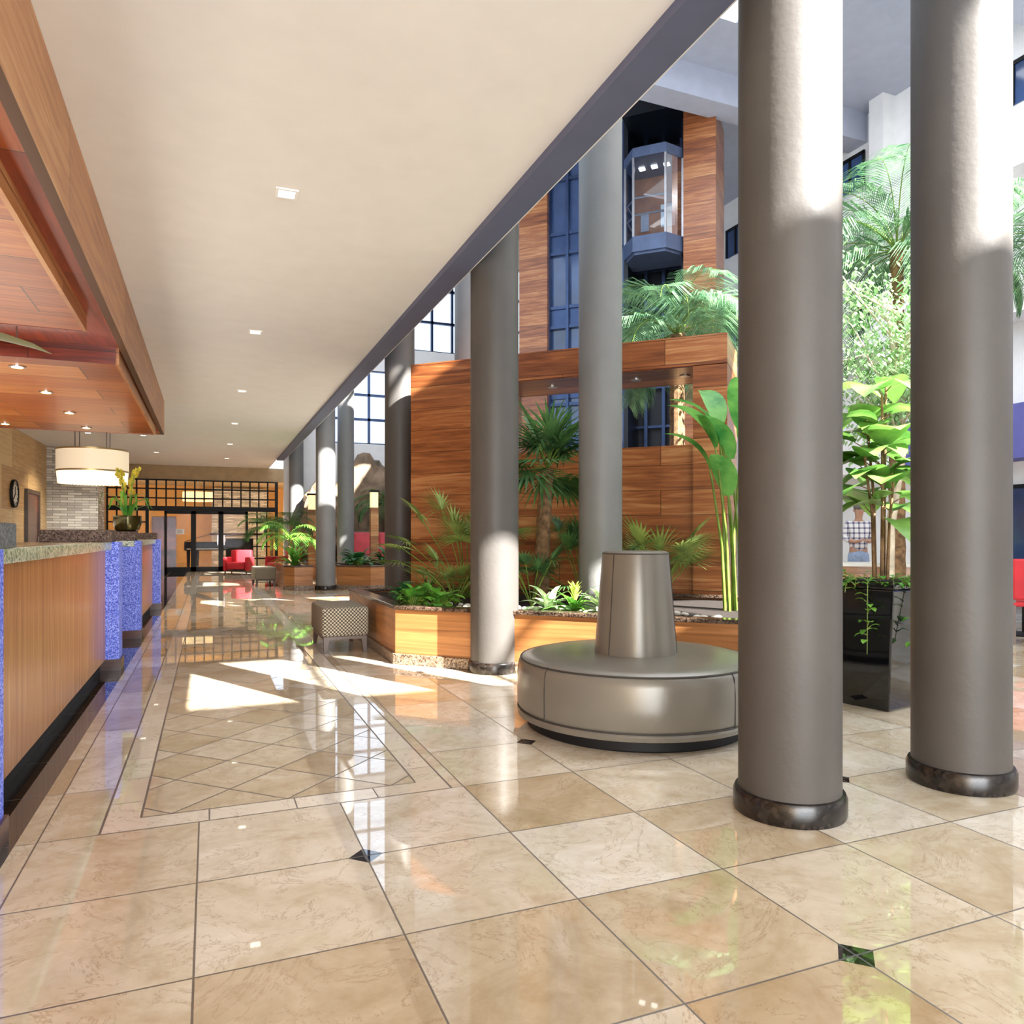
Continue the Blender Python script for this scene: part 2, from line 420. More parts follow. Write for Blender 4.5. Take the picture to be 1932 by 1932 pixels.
def _ikat():
    g = G('grey_white_diamond_fabric'); x, y, z, v = g.obj()
    s = 85.0
    h = g.ma('ADD', x, y)
    nz = g.n('ShaderNodeSeparateXYZ', {0: g.tc.outputs['Normal']}).outputs[2]
    top = g.ma('GREATER_THAN', nz, 0.7)
    def si(a): return g.ma('SINE', g.ma('MULTIPLY', a, s))
    side = g.ma('MULTIPLY', si(g.ma('ADD', h, z)), si(g.ma('SUBTRACT', h, z)))
    tp = g.ma('MULTIPLY', si(g.ma('ADD', x, y)), si(g.ma('SUBTRACT', x, y)))
    f = g.ma('ABSOLUTE', g.ma('ADD', g.ma('MULTIPLY', side, g.ma('SUBTRACT', 1.0, top)), g.ma('MULTIPLY', tp, top)))
    g.p(color=g.ramp(f, [(0.26, c('#2c2824')), (0.46, c('#a89d88'))]), rough=0.85)
    return g.m
MT['ikat'] = _ikat()

def _plaid():
    g = G('plaid_shirt_cloth'); x, y, z, v = g.obj()
    fa = g.ma('GREATER_THAN', g.ma('FRACT', g.ma('MULTIPLY', x, 11.0)), 0.65)
    fb = g.ma('GREATER_THAN', g.ma('FRACT', g.ma('MULTIPLY', z, 11.0)), 0.65)
    f = g.ma('MULTIPLY', g.ma('ADD', fa, fb), 0.5)
    g.p(color=g.ramp(f, [(0.1, c('#efecea')), (0.5, c('#aaa5b4')), (0.95, c('#5a5470'))]), rough=0.85)
    return g.m
MT['plaid'] = _plaid()

# ------------------------------------------------------------------ room shell
struct('floor', M().box(-6, 16, -10, 40, -0.2, 0), MT['floor'])
struct('ceiling', M().box(-4.3, 1.95, -9, 27.6, 3.60, 3.75), MT['ceil'])
struct('trim_1', M().box(1.93, 2.13, -9, 24, 3.545, 4.7), MT['beam'])
struct('trim_2', M().box(2.13, 2.143, -9, 24, 3.55, 3.59), MT['white'])  # white strip paints the sunlight on the beam's lower edge
struct('wall_left', M().box(-4.3, -4.0, -9, 22.9, 0, 3.6), MT['wallwood'])
struct('wall_pier', M().box(-4.0, -2.8, 22.9, 24.2, 0, 3.6), MT['stone'])
struct('wall_left_far', M().box(-3.4, -3.12, 24.2, 27.5, 0, 3.6), MT['wallwood'])
struct('wall_far', M().box(-3.4, 2.5, 27.5, 27.75, 3.12, 3.6), MT['brownpanel'])
# room beyond the glass
struct('wall_far_back', M().box(-6, 7, 37, 37.3, 0, 3.6), MT['ochre'])
struct('wall_far_left', M().box(-6, -5.7, 27.6, 37, 0, 3.6), MT['ochre'])
struct('wall_far_right', M().box(6.0, 6.3, 24.3, 37, 0, 3.6), MT['ochre'])
struct('ceiling_far', M().box(-6, 7, 27.75, 37.3, 3.5, 3.6), MT['cream'])
# atrium
RZ = 11.6
roof = M()
ys = [-9.8, -9.25, -7.3, -4.3, -1.2, 0.2, 1.3, 4.5, 6.1, 10.4, 12.2, 24.4]
xo = [None, (5.0, 13.2), None, (11.2, 14.3), (5.0, 14.3), (11.2, 14.3), None, (6.4, 10.0), None, (5.0, 9.9), None]  # openings and bars shaped to steer the sun onto columns, floor and tree
for a in range(11):
    if xo[a] is None:
        roof.box(2.16, 15.4, ys[a], ys[a+1], RZ, RZ+0.06)
    else:
        xa, xb = xo[a]
        roof.box(2.16, xa, ys[a], ys[a+1], RZ, RZ+0.06); roof.box(xb, 15.4, ys[a], ys[a+1], RZ, RZ+0.06)
        q = xa+(1.88 if a == 1 else 1.3)
        while q < xb-0.5: roof.box(q-0.05, q+0.05, ys[a], ys[a+1], RZ, RZ+0.06); q += 1.45
struct('ceiling_atrium', roof, MT['roof'])
bm_ = M(); bm_.box(2.2, 15, 8.3, 9.1, 10.6, RZ); bm_.box(2.2, 15, 13.6, 14.2, 10.9, RZ)
struct('trim_3', bm_, MT['roof'])
struct('wall_back', M().box(2.16, 15.4, -10.0, -9.8, 0, RZ), MT['white'])  # unseen wall, put in to block the sun behind the camera
struct('wall_right', M().box(15.0, 15.4, -9.8, 24.4, 0, RZ), MT['white'])
# balcony bands along the right wall
struct('trim_4', M().box(14.3, 15.0, -9.8, 12.0, 2.7, 3.75), MT['violet'])
struct('trim_9', M().box(14.3, 15.0, 12.0, 24, 2.7, 3.75), MT['white'])
for i, z in enumerate((5.5, 8.3)):
    struct('trim_%d' % (5+i), M().box(14.3, 15.0, -9.8, 24, z, z+1.05), MT['white'])
pil = M()
for y in (-6, -2, 2, 6, 13.0, 17, 21): pil.box(14.6, 15.0, y-0.2, y+0.2, 3.75, RZ)
struct('trim_7', pil, MT['white'])
k = 1
for (z0, z1, yl, hw) in ((0.0, 2.2, (2, 6, 10.2, 16, 20), 1.2), (4.3, 5.5, (8, 15, 19), 0.6), (7.0, 8.2, (9, 15, 19), 0.6), (9.85, 10.7, (10, 14.1, 18.5), 0.42)):
    for y in yl:
        k += 1
        w = struct('window_%d' % k, M().box(14.96, 15.0, y-hw, y+hw, z0+0.02, z1), MT['navy'])
        fr = M()
        for yy in (y-hw, y, y+hw): fr.box(14.93, 14.97, yy-0.03, yy+0.03, z0+0.02, z1)
        fr.box(14.93, 14.97, y-hw-0.03, y+hw+0.03, z1-0.04, z1+0.04)
        fr.build('window_frame', MT['black'], w)
# far atrium wall with tall glazing
fw = M(); fw.box(2.16, 15.0, 24.1, 24.4, 0, 4.2); fw.box(2.16, 3.4, 24.1, 24.4, 4.2, RZ); fw.box(10.5, 15.0, 24.1, 24.4, 4.2, RZ)
fw.box(3.4, 10.5, 24.1, 24.4, 6.6, 7.4); fw.box(3.4, 10.5, 24.1, 24.4, 10.6, RZ)
struct('wall_atrium_far', fw, MT['white'])
wf = M()
for x in [3.4+0.71*i for i in range(11)]:
    wf.box(x-0.04, x+0.04, 24.15, 24.25, 4.2, 6.6); wf.box(x-0.04, x+0.04, 24.15, 24.25, 7.4, 10.6)
for z in (4.2, 5.0, 5.8, 6.6, 7.4, 8.4, 9.5, 10.6): wf.box(3.4, 10.5, 24.15, 24.25, z-0.04, z+0.04)
wo = struct('window_40', wf, MT['navyframe'])
M().box(3.4, 10.5, 24.19, 24.21, 4.2, 10.6).build('pane', MT['glass'], wo)

# ------------------------------------------------------------------ glazed screen and doors at the end
Yw = 27.5
gm = M()
def bar(x0, x1, z0, z1, w=0.05): gm.box(x0, x1, Yw-w/2, Yw+w/2, z0, z1)
XL, XR = -3.12, 2.2
for x in [XL+i*(XR-XL)/18 for i in range(19)]: bar(x-0.024, x+0.024, 2.18, 3.12)
for z in (2.18, 2.49, 2.80, 3.10): bar(XL, XR, z-0.024, z+0.024)
bar(XL, XR, 2.06, 2.22, 0.12)
for x in (XL, -1.92, XR): bar(x-0.05, x+0.05, 0, 3.12, 0.1)
for x in (-2.82, -2.52, -2.22): bar(x-0.024, x+0.024, 0, 2.1)
for x in (1.55, 1.87): bar(x-0.024, x+0.024, 0, 2.1)
for z in (0.42, 0.84, 1.26, 1.68): bar(XL, -1.92, z-0.024, z+0.024); bar(1.27, XR, z-0.024, z+0.024)
ws = struct('window_1', gm, MT['black'])
M().box(XL, -1.42, Yw-0.008, Yw+0.008, 0, 2.1).box(1.27, XR, Yw-0.008, Yw+0.008, 0, 2.1).box(XL, XR, Yw-0.008, Yw+0.008, 2.2, 3.1).build('pane', MT['glass'], ws)
for i, (x0, x1) in enumerate(((-1.40, -0.50), (-0.50, 0.37), (0.37, 1.25))):
    d = M()
    for x in (x0, x1-0.08): d.box(x, x+0.08, Yw-0.03, Yw+0.03, 0, 2.08)
    d.box(x0, x1, Yw-0.03, Yw+0.03, 0, 0.16); d.box(x0, x1, Yw-0.03, Yw+0.03, 1.96, 2.08)
    do = struct('door_%d' % (i+1), d, MT['black'])
    M().box(x0+0.08, x1-0.08, Yw-0.006, Yw+0.006, 0.16, 1.96).build('pane', MT['glass'], do)
    if i > 0:
        M().box(x0+0.09 if i == 2 else x1-0.12, x0+0.12 if i == 2 else x1-0.09, Yw-0.08, Yw-0.03, 0.9, 1.25).build('handle', MT['steel'], do)
t = thing('notice', 'white paper notice taped to the left glass door panel', 'notice', (-0.92, Yw-0.02, 1.36))
M().box(-0.13, 0.13, -0.004, 0.004, -0.09, 0.09).build('sheet', MT['paper'], t)
for q in range(4): M().box(-0.09, 0.09-0.03*(q % 2), -0.007, -0.003, 0.05-0.035*q, 0.062-0.035*q).build('text_line', MT['ink'], t)
# door and clock on the left wall
d = struct('door_4', M().box(-4.0, -3.96, 20.45, 21.65, 0, 2.22), MT['darkwood'])
M().box(-4.0, -3.93, 20.35, 20.45, 0, 2.32).box(-4.0, -3.93, 21.65, 21.75, 0, 2.32).box(-4.0, -3.93, 20.45, 21.65, 2.22, 2.32).build('door_frame', MT['legwood'], d)
M().tube([(-3.93, 21.5, 0.95), (-3.93, 21.5, 1.2)], 0.015).build('door_handle', MT['steel'], d)
t = thing('wall_clock', 'round wall clock with pale dial on the wood panelled left wall', 'clock', (-4.0, 19.25, 2.14))
def disc_x(m, r1, x0, x1, n=32):
    b = len(m.v); m.lathe([(r1, x0), (r1, x1)], n)
    for i in range(b, len(m.v)):
        x, y, z = m.v[i]; m.v[i] = (z, x, y)
    return m
disc_x(M(), 0.27, 0.0, 0.04).build('dial', MT['dialwhite'], t)
rm = M(); b_ = [(0.27, 0.0), (0.31, 0.0), (0.31, 0.06), (0.27, 0.06)]
n_ = 32; vs = []; fs = []
for r, h in b_:
    for i in range(n_): vs.append((h, r*cos(2*pi*i/n_), r*sin(2*pi*i/n_)))
for q in range(4):
    for i in range(n_): fs.append((q*n_+i, q*n_+(i+1) % n_, ((q+1) % 4)*n_+(i+1) % n_, ((q+1) % 4)*n_+i))
rm.add(vs, fs).build('rim', MT['black'], t)
M().box(0.04, 0.05, -0.012, 0.012, 0, 0.16).build('hour_hand', MT['ink'], t)
M().tube([(0.048, 0, 0), (0.048, -0.17, -0.13)], 0.009).build('minute_hand', MT['ink'], t)
for i in range(12):
    a = i*pi/6; M().tube([(0.043, 0.20*sin(a), 0.20*cos(a)), (0.043, 0.245*sin(a), 0.245*cos(a))], 0.008, 5).build('hour_mark', MT['ink'], t)

# ------------------------------------------------------------------ columns
CR = 0.215
def column(x, y, label, r=CR, top=RZ, mat='column'):
    t = thing('column', label, 'column', (x, y, 0))
    M().lathe([(r, 0.09), (r, top)], 64).build('shaft', MT[mat], t, smooth=True)
    M().lathe([(r+0.018, 0.0), (r+0.022, 0.015), (r+0.022, 0.078), (r+0.014, 0.096), (r-0.01, 0.102)], 64).build('base_ring', MT['colring'], t, smooth=True)
column(2.36, 2.56, 'large grey round column nearest the camera, between round settee and camera')
column(3.41, 2.54, 'grey round column at right edge, right of the black plant pot')
column(2.36, 6.2, 'grey round column at the notch of the wood planter, left of round settee')
column(3.60, 6.5, 'grey round column rising from the wood planter directly behind round settee', mat='column_lit')
column(2.56, 10.6, 'brownish grey column at left end of the walnut feature wall')
column(3.62, 10.6, 'grey column mostly hidden behind the walnut feature wall', mat='column_lit')
column(2.43, 17.1, 'grey column between the two far wood planters', mat='column_lit')
column(3.30, 19.6, 'grey column beside the coral chairs in front of the boulders', mat='column_lit')
column(2.48, 23.7, 'smallest farthest grey column beside the glazed end screen', mat='column_lit')

# ------------------------------------------------------------------ round settee
t = thing('round_settee', 'round taupe leather settee with tapered central backrest, between column and planter', 'settee', (2.55, 4.14, 0))
M().lathe([(0.69, 0.0), (0.70, 0.01), (0.70, 0.06), (0.69, 0.07)], 64).build('plinth', MT['black'], t, smooth=True)
R = 0.765
M().lathe([(R-0.03, 0.065), (R-0.006, 0.075), (R, 0.10), (R-0.012, 0.12), (R-0.002, 0.14), (R, 0.25), (R-0.003, 0.36), (R-0.012, 0.405), (R-0.035, 0.43), (R-0.10, 0.447), (0.45, 0.456), (0.0, 0.457)], 72).build('seat', MT['leather'], t, smooth=True)
pm = M()
pm.tube([((R-0.025)*cos(2*pi*i/72), (R-0.025)*sin(2*pi*i/72), 0.424) for i in range(73)], 0.006, 6)
pm.tube([((R-0.006)*cos(2*pi*i/72), (R-0.006)*sin(2*pi*i/72), 0.118) for i in range(73)], 0.005, 6)
for k in range(4):
    a = radians(-97+90*k+22)
    pm.tube([(R*1.0*cos(a), R*1.0*sin(a), 0.12), (R*1.0*cos(a), R*1.0*sin(a), 0.30), ((R-0.008)*cos(a), (R-0.008)*sin(a), 0.40), ((R-0.03)*cos(a), (R-0.03)*sin(a), 0.43)], 0.003, 5)
pm.build('piping', MT['seam'], t, smooth=True)
bk = M().lathe([(0.262, 0.455), (0.262, 0.47), (0.24, 0.75), (0.213, 1.08), (0.208, 1.098), (0.19, 1.106), (0.0, 1.108)], 56).build('backrest', MT['leather'], t, smooth=True)
pm = M(); pm.tube([(0.211*cos(2*pi*i/56), 0.211*sin(2*pi*i/56), 1.09) for i in range(57)], 0.004, 6)
for k in range(3):
    a = radians(-100+60+120*k)
    pm.tube([(0.263*cos(a), 0.263*sin(a), 0.46), (0.241*cos(a), 0.241*sin(a), 0.75), (0.214*cos(a), 0.214*sin(a), 1.085)], 0.003, 5)
pm.build('backrest_piping', MT['seam'], bk, smooth=True)

# ------------------------------------------------------------------ ottomans
t = thing('ottoman', 'rectangular ottoman in cream and black dotted fabric against the near planter', 'ottoman', (1.30, 8.15, 0))
M().box(-0.24, 0.24, -0.44, 0.44, 0.17, 0.47).build('cushion', MT['ikat'], t, bevel=0.035, seg=3, smooth=True)
M().box(-0.22, 0.22, -0.42, 0.42, 0.14, 0.17).build('frame', MT['legwood'], t)
for sx in (-1, 1):
    for sy in (-1, 1):
        M().add([(sx*0.165,sy*0.365,0.14),(sx*0.22,sy*0.365,0.14),(sx*0.22,sy*0.42,0.14),(sx*0.165,sy*0.42,0.14),
                 (sx*0.185,sy*0.385,0.0),(sx*0.22,sy*0.385,0.0),(sx*0.22,sy*0.42,0.0),(sx*0.185,sy*0.42,0.0)],
                [(0,1,2,3),(7,6,5,4),(0,1,5,4),(1,2,6,5),(2,3,7,6),(3,0,4,7)]).build('leg', MT['legwood'], t)
OTT = t
dup(OTT, (1.22, 19.0, 0), 0.05, 'far dotted fabric ottoman near the red armchairs')

# ------------------------------------------------------------------ planters
def planter(poly, label, h=0.55):
    t = thing('planter', label, 'planter', (poly[1][0], poly[1][1], 0))
    o = (poly[1][0], poly[1][1], 0)
    inn = inset(poly, 0.05)
    M().ring(poly, inn, 0.10, h-0.035).build('body', MT['planterwood'], t, off=o)
    M().ring(inset(poly, -0.02), inset(poly, 0.13), h-0.035, h).build('coping', MT['coping'], t, off=o, bevel=0.006)
    M().ring(inset(poly, -0.025), inset(poly, 0.04), 0.0, 0.10).build('plinth', MT['plinthstone'], t, off=o, bevel=0.006)
    M().prism(inset(poly, 0.055), 0.1, h-0.06).build('soil', MT['soil'], t, off=o)
PA = [(1.62, 9.35), (1.62, 6.88), (3.95, 4.55), (5.2, 5.8), (5.75, 6.35), (2.72, 9.38)]
planter(PA, 'angled walnut planter with dark stone coping, behind the round settee')
planter([(1.55, 20.0), (1.55, 17.3), (1.75, 17.1), (2.15, 17.1), (2.15, 20.0)], 'far wood planter left of the distant column, by the small ottoman')
planter([(2.68, 18.6), (2.68, 17.1), (3.35, 16.6), (4.3, 16.6), (4.3, 18.6)], 'far wood planter right of the distant column, before the coral chairs')
pb = M()
rr = random.Random(3)
for _ in range(110):
    a = rr.uniform(0, 1); X = 1.9+a*2.1; Y = 8.5-X+0.28+rr.uniform(0, 0.75)
    q = rr.uniform(0.02, 0.045)
    if (X-2.36)**2+(Y-6.2)**2 < 0.07: continue
    pb.ball((X, Y, 0.5+q*0.3), q, q*rr.uniform(0.7, 1.1), q*0.6, 5)
tag(pb.build('pebbles', MT['pebble'], smooth=True), 'pale pebbles spread over the soil of the near planter', 'pebbles', kind='stuff')

# ------------------------------------------------------------------ walnut feature wall (45 degrees)
A45 = radians(-45)
t = thing('feature_wall', 'tall walnut plank feature wall with a window-like opening, behind the planter palms', 'feature wall', (2.5, 9.72, 0), A45)
TOPZ = 3.50
M().box(0, 1.2, 0, 1.0, 0, TOPZ).build('left_block', MT['fw'], t)
M().box(1.2, 3.72, 0.06, 1.0, 0, 2.26).build('lower_panel', MT['fw'], t)
M().box(3.72, 4.10, 0, 1.0, 0, 3.15).build('right_pier', MT['fw'], t)
M().box(1.2, 4.10, 0, 1.0, 3.16, TOPZ).build('header_beam', MT['fw'], t)
M().box(1.2, 3.72, 0.01, 0.99, 3.145, 3.16).build('soffit', MT['fw_soffit'], t)
def w45(o, x, y, z):
    cx, sx = cos(A45), sin(A45)
    return (o[0]+x*cx-y*sx, o[1]+x*sx+y*cx, z)
for i, x in enumerate((1.85, 2.95, 3.55)):
    p = w45((2.5, 9.72), x, 0.45, 3.145)
    dl = thing('downlight', 'small round downlight under the walnut header beam, %s from the left' % ('first', 'second', 'third')[i], 'downlight', p)
    M().lathe([(0.04, -0.012), (0.065, -0.012), (0.065, 0.0), (0.04, 0.0)], 20).build('trim', MT['steel'], dl)
    M().lathe([(0.04, -0.008), (0.04, -0.002)], 16).build('lens', MT['lampg'], dl)

# ------------------------------------------------------------------ elevator tower
TO = (7.5, 17.9)
t = thing('elevator_tower', 'tall lift tower of walnut piers and dark blue glass behind the feature wall', 'elevator tower', (TO[0], TO[1], 0), A45)
M().box(0, 0.78, 0, 1.2, 0, RZ).build('wood_pier', MT['fw'], t)
M().box(4.31, 5.05, -0.35, 1.2, 0, RZ-0.3).build('wood_pier', MT['fw'], t)
gp = M().box(0.78, 2.80, 0.25, 0.3, 0, RZ).build('glass_panel', MT['navy'], t)
fr = M()
for x in (0.78, 1.28, 1.78, 2.3, 2.78): fr.box(x-0.035, x+0.035, 0.12, 0.28, 0, RZ)
for z in (1.2, 2.6, 3.2, 4.6, 5.3, 6.6, 7.1, 8.5, 9.0, 10.4): fr.box(0.78, 2.8, 0.15, 0.28, z-0.04, z+0.04)
for z in (2.9, 5.0, 6.85, 8.75): fr.box(0.78, 2.8, 0.2, 0.27, z-0.25, z+0.22)
fr.build('glass_frame', MT['navyframe'], t)
sh = M(); sh.box(2.80, 4.31, 1.1, 1.2, 0, RZ); sh.box(2.80, 2.9, 0.0, 1.1, 0, RZ); sh.box(4.21, 4.31, 0, 1.1, 0, RZ)
sh.box(2.9, 4.3, -0.6, 1.1, 11.2, RZ)
sh.build('shaft_lining', MT['shaft'], t)
gr = M()
for x in (3.15, 3.6, 4.05): gr.box(x-0.04, x+0.04, 0.85, 1.0, 0, RZ)
for z in range(1, 12): gr.box(2.9, 4.2, 0.9, 0.98, z-0.03, z+0.03)
gr.build('guide_rails', MT['navyframe'], t)
cp = w45(TO, 3.58, 0.0, 7.85)
cab = thing('elevator_cab', 'octagonal glass lift cab halfway up the dark shaft', 'elevator cab', cp, A45)
def octo(r, back=0.45): return [(-r, back), (-r, -r*0.35), (-r*0.55, -r), (r*0.55, -r), (r, -r*0.35), (r, back)]
m = M(); m.prism(octo(0.66), 0.0, 0.06); m.prism(octo(0.72), 0.06, 0.42)
m.build('base_skirt', MT['cabmetal'], cab)
m = M(); m.prism(octo(0.72), 2.28, 2.50); m.prism(octo(0.66), 2.5, 2.54)
m.build('roof_cap', MT['cabmetal'], cab)
po = octo(0.69)
m = M()
for i in range(5):
    a, b = po[i], po[i+1]
    m.add([(a[0],a[1],0.42),(b[0],b[1],0.42),(b[0],b[1],2.28),(a[0],a[1],2.28)], [(0,1,2,3)])
m.build('glass_walls', MT['cabglass'], cab)
for i, (x, y) in enumerate(po): M().box(x-0.025, x+0.025, y-0.025, y+0.025, 0.42, 2.28).build('mullion', MT['steel'], cab)
for z in (0.95, 1.35):
    M().tube([(x*0.93, y*0.93, z) for x, y in po], 0.025, 6).build('handrail', MT['steel'], cab)
M().box(-0.62, 0.62, 0.40, 0.45, 0.42, 2.28).build('back_wall', MT['cabwood'], cab)
for x in (-0.3, 0.0, 0.3): M().box(x-0.07, x+0.07, -0.2, -0.06, 2.25, 2.28).build('ceiling_lens', MT['lamp'], cab)
M().box(0.05, 0.40, 0.385, 0.40, 1.0, 1.55).build('poster', MT['paper'], cab, label='small poster on the cab wall')
bt = M().box(-0.45, -0.25, 0.385, 0.40, 0.95, 1.4)
for q in range(8): bt.box(-0.42+0.09*(q % 2), -0.37+0.09*(q % 2), 0.375, 0.39, 1.0+0.1*(q//2), 1.05+0.1*(q//2))
bt.build('button_panel', MT['steel'], cab)

# ------------------------------------------------------------------ reception desks
def desk(y0, y1, label, wide_ledge):
    o = (-0.86, y0, 0)
    t = thing('reception_desk', label, 'reception desk', o)
    M().box(-0.90, -0.86, y0+0.26, y1-0.26, 0.10, 1.08).build('front_panel', MT['desk'], t, off=o)
    M().box(-1.0, -0.90, y0+0.28, y1-0.28, 0.0, 0.10).build('toe_kick', MT['black'], t, off=o)
    M().box(-1.5, -0.81, y0+0.02, y1-0.12, 1.08, 1.15).build('countertop', MT['top'], t, off=o, bevel=0.006)
    for ya in (y0, y1-0.26):
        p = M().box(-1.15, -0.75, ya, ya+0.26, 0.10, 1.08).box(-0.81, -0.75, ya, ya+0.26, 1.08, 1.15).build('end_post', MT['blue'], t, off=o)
        M().box(-1.17, -0.735, ya-0.012, ya+0.272, 0.0, 0.10).build('post_plinth', MT['darkwood'], p, off=o)
    for ya, yl, mm in ((y0+0.02, 0.28 if wide_ledge else 0.70, 'greygran' if not wide_ledge else 'ledge'), (y1-0.30, 0.28, 'ledge')):
        M().box(-1.36, -0.80, ya, ya+yl, 1.15, 1.258).build('raised_ledge', MT[mm], t, off=o, bevel=0.006)
    M().box(-1.5, -1.46, y0+0.05, y1-0.15, 0, 1.08).build('back_panel', MT['darkwood'], t, off=o)
desk(3.20, 7.76, 'near wood fronted reception desk with blue stone end posts at left edge', False)
desk(9.70, 13.70, 'farther reception desk with blue stone posts, carrying the yellow orchid', True)

# orchid
op = (-0.90, 9.86, 1.258)
t = thing('potted_orchid', 'yellow orchid in a wide bronze pot on the farther reception desk', 'orchid', op)
M().lathe([(0.09, 0), (0.13, 0.02), (0.155, 0.10), (0.15, 0.16), (0.155, 0.185), (0.14, 0.185), (0.13, 0.15), (0.0, 0.15)], 32).build('pot', MT['olivepot'], t, smooth=True)
lf = M(); st = M()
rr = random.Random(5)
for i in range(12):
    a = i*0.55+0.2; L = rr.uniform(0.2, 0.34)
    pts = [(0.03*cos(a), 0.03*sin(a), 0.15), (0.4*L*cos(a), 0.4*L*sin(a), 0.28+0.07*(i % 3)), (0.8*L*cos(a), 0.8*L*sin(a), 0.32+0.07*(i % 3)), (L*cos(a), L*sin(a), 0.26)]
    lf.strip(pts, [0.012, 0.022, 0.018, 0.0])
for i in range(6):
    a = i*1.05; L = 0.06+0.12*(i % 3)/2
    pts = [(0.02*cos(a), 0.02*sin(a), 0.15), (0.5*L*cos(a), 0.5*L*sin(a), 0.45), (L*cos(a), L*sin(a), 0.66+0.03*(i % 2)), (L*1.5*cos(a), L*1.5*sin(a), 0.72)]
    st.tube(pts, 0.006, 5)
    for q in range(9):
        f = 0.36+q*0.072; k0 = min(int(f*3), 2); fr_ = f*3-k0
        p = Vector(pts[k0]).lerp(Vector(pts[k0+1]), fr_)
        p += Vector((rr.uniform(-.03, .03), rr.uniform(-.03, .03), rr.uniform(-.02, .02)))
        fl = M()
        for pe in range(5):
            b = pe*2*pi/5+q; tl = 0.028
            e = Vector((cos(b)*0.7, -0.5, sin(b)))*tl
            fl.strip([p, p+e*0.55, p+e], [0.004, 0.011, 0.002], up=(0.3, 1, 0.2))
        fl.build('flower', MT['orchid'], t, recalc=False)
lf.build('leaves', MT['low'], t, recalc=False); st.build('stems', MT['stem'], t)

# ------------------------------------------------------------------ wooden canopy over the desks
t = thing('reception_canopy', 'stepped wooden canopy hung from the ceiling above the reception desks', 'canopy', (-2.4, 6.0, 3.0))
o = (-2.4, 6.0, 3.0)
M().box(-3.95, -0.78, -1, 14.45, 3.05, 3.12).build('upper_soffit', MT['canopy_red'], t, off=o)
M().box(-0.80, -0.74, -1, 14.5, 3.0, 3.598).box(-3.95, -0.80, 14.44, 14.5, 3.0, 3.598).build('upper_fascia', MT['canopy_fascia'], t, off=o)
for (xa, ya, yb, zb) in ((-0.95, -0.5, 7.1, 2.92), (-0.82, 8.2, 13.6, 2.885)):
    s = M().box(-3.95, xa-0.03, ya, yb, zb, zb+0.02).build('lower_soffit', MT['canopy_orange'], t, off=o)
    M().box(xa-0.03, xa, ya, yb, zb-0.005, 3.05).build('lower_fascia', MT['canopy_fascia'], s, off=o)
    for yy in ((ya-0.02, ya), (yb, yb+0.02)): M().box(-3.95, xa-0.03, yy[0], yy[1], zb-0.005, 3.05).build('end_board', MT['canopy_dark'], s, off=o)
words = ['nearest', 'second', 'third', 'fourth']
for row, X in enumerate((-1.76, -2.82)):
    for j, Y in enumerate((8.65, 10.05, 11.6, 13.1)):
        dl = thing('downlight', 'small gold downlight in wooden canopy, %s row from the aisle, %s of its row' % (('first', 'second')[row], words[j]), 'downlight', (X, Y, 2.885))
        M().lathe([(0.045, -0.012), (0.075, -0.012), (0.075, 0.0), (0.045, 0.0)], 20).build('trim', MT['steel'], dl)
        M().lathe([(0.05, -0.016), (0.05, -0.002)], 16).build('lens', MT['lampg'], dl)
# pendant blade between the canopy boxes
t = thing('pendant_lamp', 'slim dark olive blade shaped pendant between the two canopy boxes at left edge', 'pendant lamp', (-1.55, 7.6, 2.84))
bl = M()
bl.strip([(-0.55, 0, 0.10), (-0.35, 0, 0.10), (-0.1, 0, 0.07), (0.12, 0, 0.02), (0.26, 0, -0.03)], [0.05, 0.06, 0.055, 0.035, 0.004], up=(0, 0.5, 1), fold=0.3)
bl.build('blade', plain('olive_glass', '#5d5a26', 0.35, var=0.15), t, smooth=True, recalc=False)
for x in (-0.3, 0.0): M().tube([(x, 0, 0.06), (x, 0, 0.21)], 0.008, 6).build('rod', MT['steel'], t)

# drum chandelier
t = thing('drum_chandelier', 'large round cream drum chandelier with crystal fringe near the stone pier', 'chandelier', (-1.95, 15.3, 2.12))
RS = 0.58
M().lathe([(RS, 0.24), (RS, 0.64), (RS-0.01, 0.64), (RS-0.01, 0.24)], 48).build('drum_shade', MT['shade'], t, smooth=True)
for z in (0.235, 0.615):
    M().lathe([(RS+0.001, z), (RS+0.008, z), (RS+0.008, z+0.028), (RS+0.001, z+0.028)], 48).build('shade_band', MT['brass'], t, smooth=True)
m = M()
for i in range(110):
    a = 2*pi*i/110; m.tube([((RS-0.04)*cos(a), (RS-0.04)*sin(a), 0.03+0.008*(i % 2)), ((RS-0.02)*cos(a), (RS-0.02)*sin(a), 0.25)], 0.015, 5)
tag(m.build('crystal_fringe', MT['crystal'], t), kind='stuff')
m = M()
for i in range(4):
    a = pi/4+i*pi/2; m.tube([(0.35*cos(a), 0.35*sin(a), 0.55), (0.35*cos(a), 0.35*sin(a), 1.47)], 0.012, 6)
m.lathe([(0.4, 1.455), (0.4, 1.478)], 32)
m.tube([(-RS, 0, 0.60), (RS, 0, 0.60)], 0.01, 6).tube([(0, -RS, 0.60), (0, RS, 0.60)], 0.01, 6)
m.build('hanging_frame', MT['steel'], t)

